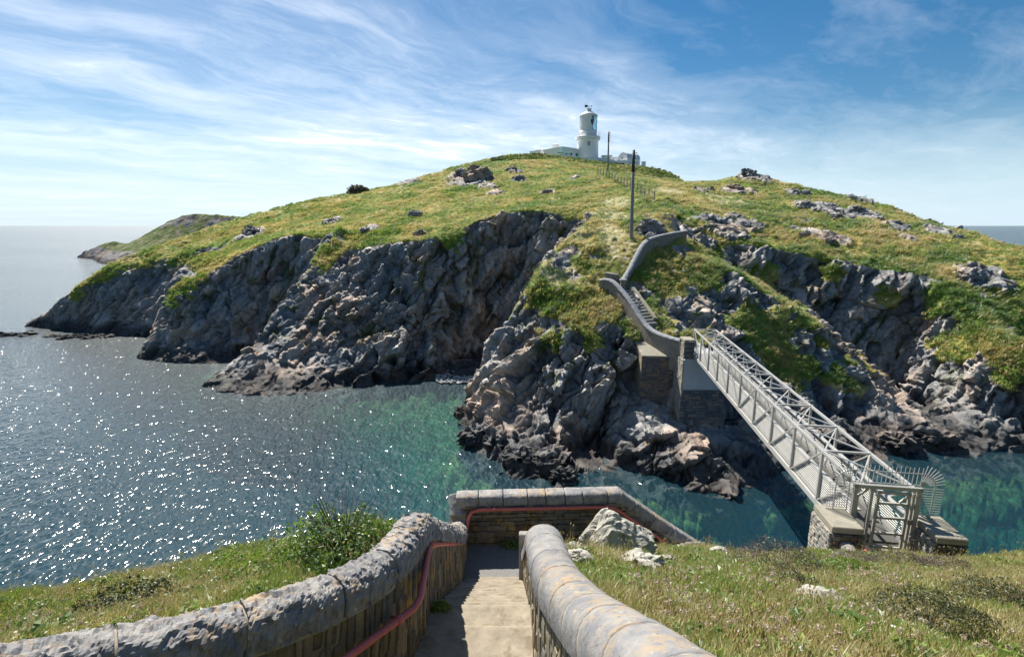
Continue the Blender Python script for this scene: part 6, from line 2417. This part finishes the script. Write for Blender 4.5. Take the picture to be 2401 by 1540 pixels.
for i, (u, v, rad, n, mat, lb) in enumerate((
        (1835, 1345, (0.85, 0.55, 0.30), 3600, 'leaf_heather', 'purplish grey heather mat left of the gate, at the slope edge'),
        (2010, 1330, (0.6, 0.4, 0.16), 2000, 'leaf_heather', 'grey heather just below the left gate pedestal'),
        (2130, 1335, (0.8, 0.4, 0.18), 2400, 'leaf_heather', 'brown heather in front of the bridge gate'),
        (1860, 1395, (0.36, 0.3, 0.22), 1500, 'leaf_dark', 'small dark shrub just below the largest heather mat'),
        (2195, 1490, (0.62, 0.42, 0.26), 3200, 'leaf_dark', 'wide dark olive shrub in the lower right grass'),
        (2350, 1435, (0.6, 0.42, 0.24), 2800, 'leaf_dark', 'dark olive shrub at the right edge of the slope'),
        (1990, 1345, (0.5, 0.3, 0.14), 1500, 'leaf_green', 'bright green low shrub between the heather mats'),
        (2230, 1345, (0.6, 0.4, 0.14), 1600, 'leaf_heather', 'brown heather by the wall right of the gate'))):
    g_ = mg(u, v)
    shrub('heather_bush' if 'heather' in mat else 'low_shrub', lb, 'shrub', g_ + Vector((0, 0.1, 0.0)), (rad[0] * 1.05, rad[1] * 1.05, rad[2] * 1.2), int(n * 1.4), 0.04, mat, 14, seed=50 + i, lump=0.4, aspect=0.16 if mat != 'leaf_green' else 0.35)
for i, (x_, y_, z_, lb, s_) in enumerate(((-0.98, 5.75, ST_Z0, 'dark weed growing at the foot of the left parapet', 0.16), (-0.05, 10.75, ST_Z1, 'green weeds at the foot of the landing wall', 0.26), (1.0, 10.75, ST_Z1, 'small green weed at the landing wall by the right parapet', 0.2))):
    shrub('weed', lb, 'plant', (x_, y_, z_), (s_, s_ * 0.5, s_ * 0.8), 260, 0.05, 'leaf_green', 6, seed=80 + i)
g_ = ISL.hit(842, 452, 80, 130)
c_ = P(842, 449, 112.5)
shrub('round_bush', 'lone dark round bush on the left skyline of the island', 'bush', (c_[0], c_[1], float(ISL.h(c_[0], c_[1])) - 0.3), (2.4, 2.0, 1.9), 4200, 0.30, 'leaf_dark', 10, seed=91)

# ------------------------------------------------------------------ boulders
m, nt = new_mat('pale_rock')
p = geo_pos(nt)
c = ramp(nt, noise(nt, p, 3.5, 7, 0.7), [(0.3, (0.20, 0.19, 0.165)), (0.5, (0.38, 0.365, 0.31)), (0.7, (0.52, 0.50, 0.43))])
c = mixc(nt, ramp(nt, noise(nt, p, 9, 6, 0.75), [(0.56, 0.0), (0.64, 0.85)]), c, (0.15, 0.14, 0.12))
finish(nt, c, 0.9, bump(nt, noise(nt, p, 14, 7, 0.7), 0.7, 0.03), spec=0.2)


def boulder(name, label, centre, size, seed, mat='rock', sub=4, group=None, rotz=0.0, cat='rock', freq=1.6, peak=None, amp=1.0):
    bm = bmesh.new()
    bmesh.ops.create_icosphere(bm, subdivisions=sub, radius=1.0)
    V = np.array([v.co[:] for v in bm.verts])
    bb, ee = blocks(V * freq + seed * 3.7, seed, 0.9)
    bb2, ee2 = blocks(V * freq * 2.6 + seed, seed + 5, 0.9)
    r_ = 1 + amp * (0.42 * bb + 0.13 * bb2 - 0.10 * sstep(0.12, 0, ee)) + 0.05 * fbm(V * 7, 3, seed) + 0.12 * (1 - amp) * fbm(V * 2.2, 3, seed)
    V = V * r_[:, None]
    V[:, 2] = np.where(V[:, 2] < -0.35, -0.35 + (V[:, 2] + 0.35) * 0.5, V[:, 2])
    if peak:
        V[:, 2] *= 1 + peak[0] * np.exp(-((V[:, 0] - peak[1]) ** 2) / 0.18) - 0.2
    ca, sa = math.cos(rotz), math.sin(rotz)
    V = V * np.array(size) / 2
    V = np.stack([V[:, 0] * ca - V[:, 1] * sa, V[:, 0] * sa + V[:, 1] * ca, V[:, 2]], axis=1)
    for v, q in zip(bm.verts, V):
        v.co = q
    me = bpy.data.meshes.new(name)
    bm.to_mesh(me)
    bm.free()
    fattr(me, 'tone', np.clip(0.5 + 0.5 * bb, 0, 1))
    o = link(name, me, None, mat)
    o.location = centre
    return tag(o, label, cat, group, 'thing')


g_ = mg(1452, 1312)
boulder('boulder', 'big pale lichened boulder beside the landing wall', g_ + Vector((0, 0.15, 0.14)), (1.3, 0.9, 1.15), 3, 'pale_rock', 5, freq=1.1, peak=(0.5, -0.25), amp=0.5)
for i, (u, v, s_, lb) in enumerate(((1347, 1300, 0.32, 'small pale stone between the right parapet and the big boulder'), (1352, 1322, 0.36, 'pale stone against the right parapet by the big boulder'), (1500, 1338, 0.62, 'flat pale rock in the grass below the big boulder'), (1565, 1330, 0.36, 'small pale rock right of the flat one'),
                                   (1918, 1428, 0.56, 'pale pointed rock alone in the middle of the meadow'), (1690, 1310, 0.5, 'low pinkish rock at the meadow edge'), (905, 1215, 0.55, 'brown rock behind the bramble bush'), (590, 1290, 0.5, 'orange lichened rock at the left slope edge'))):
    g_ = mg(u, v)
    boulder('rock', lb, g_ + Vector((0, 0.05, 0.04)), (s_, s_ * 0.75, s_ * 0.62), 20 + i, 'pale_rock', 4, freq=1.3, amp=0.6)

# boulders in the island turf
for i, (u, v, px_, lb) in enumerate((
        (855, 547, 26, 'dark round boulder above the middle headland'), (975, 509, 30, 'dark slab in the turf above the central cliff'), (984, 553, 26, 'grey boulder at the edge of the central cliff'),
        (1120, 424, 62, 'largest dark outcrop on the left slope of the hill'), (1086, 415, 36, 'outcrop just left of the largest one on the hill'), (1201, 402, 22, 'dark pointed rock high on the left slope'),
        (1216, 425, 28, 'dark rounded rock below the pointed one'), (1283, 456, 24, 'low dark rock in rough turf at mid slope'), (1522, 540, 52, 'dark boulder beside the tall grey pole'), (1514, 514, 18, 'small pointed rock above the boulder by the pole'),
        (1888, 490, 36, 'large rounded boulder in the right hand rock group'), (1915, 500, 24, 'boulder second from the left in the right hand rock group'), (1945, 492, 26, 'boulder in the middle of the right hand rock group'), (1960, 514, 26, 'lowest boulder of the right hand rock group'),
        (2008, 498, 30, 'boulder at the right of the gap in the rock group'), (2043, 510, 26, 'rightmost boulder of the upper right rock group'), (1722, 447, 30, 'flat outcrop left below the right summit'), (1755, 414, 34, 'rocks crowning the right summit'),
        (1790, 416, 26, 'rock on the right shoulder of the right summit'), (1858, 455, 24, 'small outcrop right below the right summit'), (1886, 458, 24, 'outcrop right of the small one below the summit'), (1940, 572, 34, 'grey boulder at the top of the right cliff'),
        (1885, 556, 26, 'boulder left of the grey one on the right cliff top'), (2100, 532, 28, 'rock on the long right slope'), (2245, 560, 22, 'small rock far down the right skyline'), (2275, 655, 50, 'pale boulder at the right edge above the cliff'),
        (1665, 450, 20, 'small rock left of the flat outcrop'), (780, 523, 24, 'rock above the cleft of the middle headland'), (592, 552, 40, 'dark outcrop on the crest of the middle headland'))):
    g_ = ISL.hit(u, v, 35, 140)
    d_ = g_.length
    s_ = px_ * (g_.y / ray(u, v)[1]) / FPX
    boulder('boulder', lb, g_ + Vector((0, 0, s_ * 0.10)), (s_ * 1.15, s_ * 0.9, s_ * 0.75), 200 + i, 'rock', 4, 'boulders in the island turf', rotz=rg.uniform(-0.6, 0.6), freq=1.5)

# rocks at the water's edge below the spur
for i, (u, v, px_, hh, lb) in enumerate((
        (1112, 1040, 70, 0.8, 'black wet rock leftmost below the spur'), (1165, 1058, 80, 0.9, 'black rock second from the left below the spur'), (1215, 1050, 80, 1.0, 'greenish grey shore rock under the spur face'),
        (1215, 1095, 76, 0.7, 'low black rock at the water below the spur'), (1300, 1105, 90, 0.75, 'black shore rock left of the sea inlet'), (1320, 1128, 60, 0.6, 'lowest black rock at the mouth of the inlet'), (1085, 978, 42, 0.8, 'small rock standing alone in the green shallows'),
        (2200, 1052, 90, 0.7, 'orange streaked boulder at the foot of the right cliff'), (2120, 1060, 80, 0.7, 'dark boulder behind the bridge at the water'))):
    g_ = Vector(PZ(u, v, 0.2))
    s_ = px_ * (g_.y / ray(u, v)[1]) / FPX
    boulder('shore_rock', lb, g_ + Vector((0, 0.3 * s_, s_ * 0.12)), (s_, s_ * 0.85, s_ * hh), 300 + i, 'rock', 4, 'rocks at the waterline', rotz=rg.uniform(-0.8, 0.8), freq=1.9)
# skerries off the farthest headland
for i in range(16):
    lft = i < 6
    u = (-8 + i * 15) if lft else (116 + (i - 6) * 15.5)
    v = (786 + 3 * math.sin(i * 2.1)) if lft else (791 + 3.5 * math.sin(i * 1.7) - 0.2 * (i - 6))
    g_ = Vector(PZ(u, v, 0.0))
    s_ = rg.uniform(1.3, 2.6)
    ordn = ['first', 'second', 'third', 'fourth', 'fifth', 'sixth', 'seventh', 'eighth', 'ninth', 'tenth']
    lb = (ordn[i] + ' black skerry from the left in the left cluster off the headland') if lft else (ordn[i - 6] + ' black skerry from the left in the right cluster off the headland')
    boulder('skerry', lb, g_, (s_, s_ * 0.8, s_ * 0.42), 400 + i, 'rock', 3, 'left cluster of skerries' if lft else 'right cluster of skerries', rotz=rg.uniform(-1, 1))

# pebble beach in the cove
simple('pebble', (0.30, 0.31, 0.32), 0.85, 0.3, 1.2, 20, 0.3, 0.02)
mb = MB()
for i in range(900):
    u, v = rg.uniform(1022, 1150), rg.uniform(848, 893)
    if v < 848 + (1150 - u) * 0.16:
        continue
    k_ = (Vector(PZ(u, v, 0.35)))
    s_ = rg.uniform(0.10, 0.30)
    c = Vector((k_.x, k_.y, 0.12 + 0.10 * max(0, k_.y - 56) + rg.uniform(0, 0.15)))
    q = [Vector((rg.uniform(.7, 1.2) * s_ * x, rg.uniform(.7, 1.2) * s_ * y, rg.uniform(.6, 1) * s_ * .6 * z)) for x, y, z in ((1, 0, 0), (0, 1, 0), (-1, 0, 0), (0, -1, 0), (0, 0, 1), (0, 0, -1))]
    mb.add([c + k2 for k2 in q], [(0, 1, 4), (1, 2, 4), (2, 3, 4), (3, 0, 4), (1, 0, 5), (2, 1, 5), (3, 2, 5), (0, 3, 5)])
tag(mb.build('pebbles', 'pebble'), 'pale grey pebble beach at the head of the cove', None, None, 'stuff')
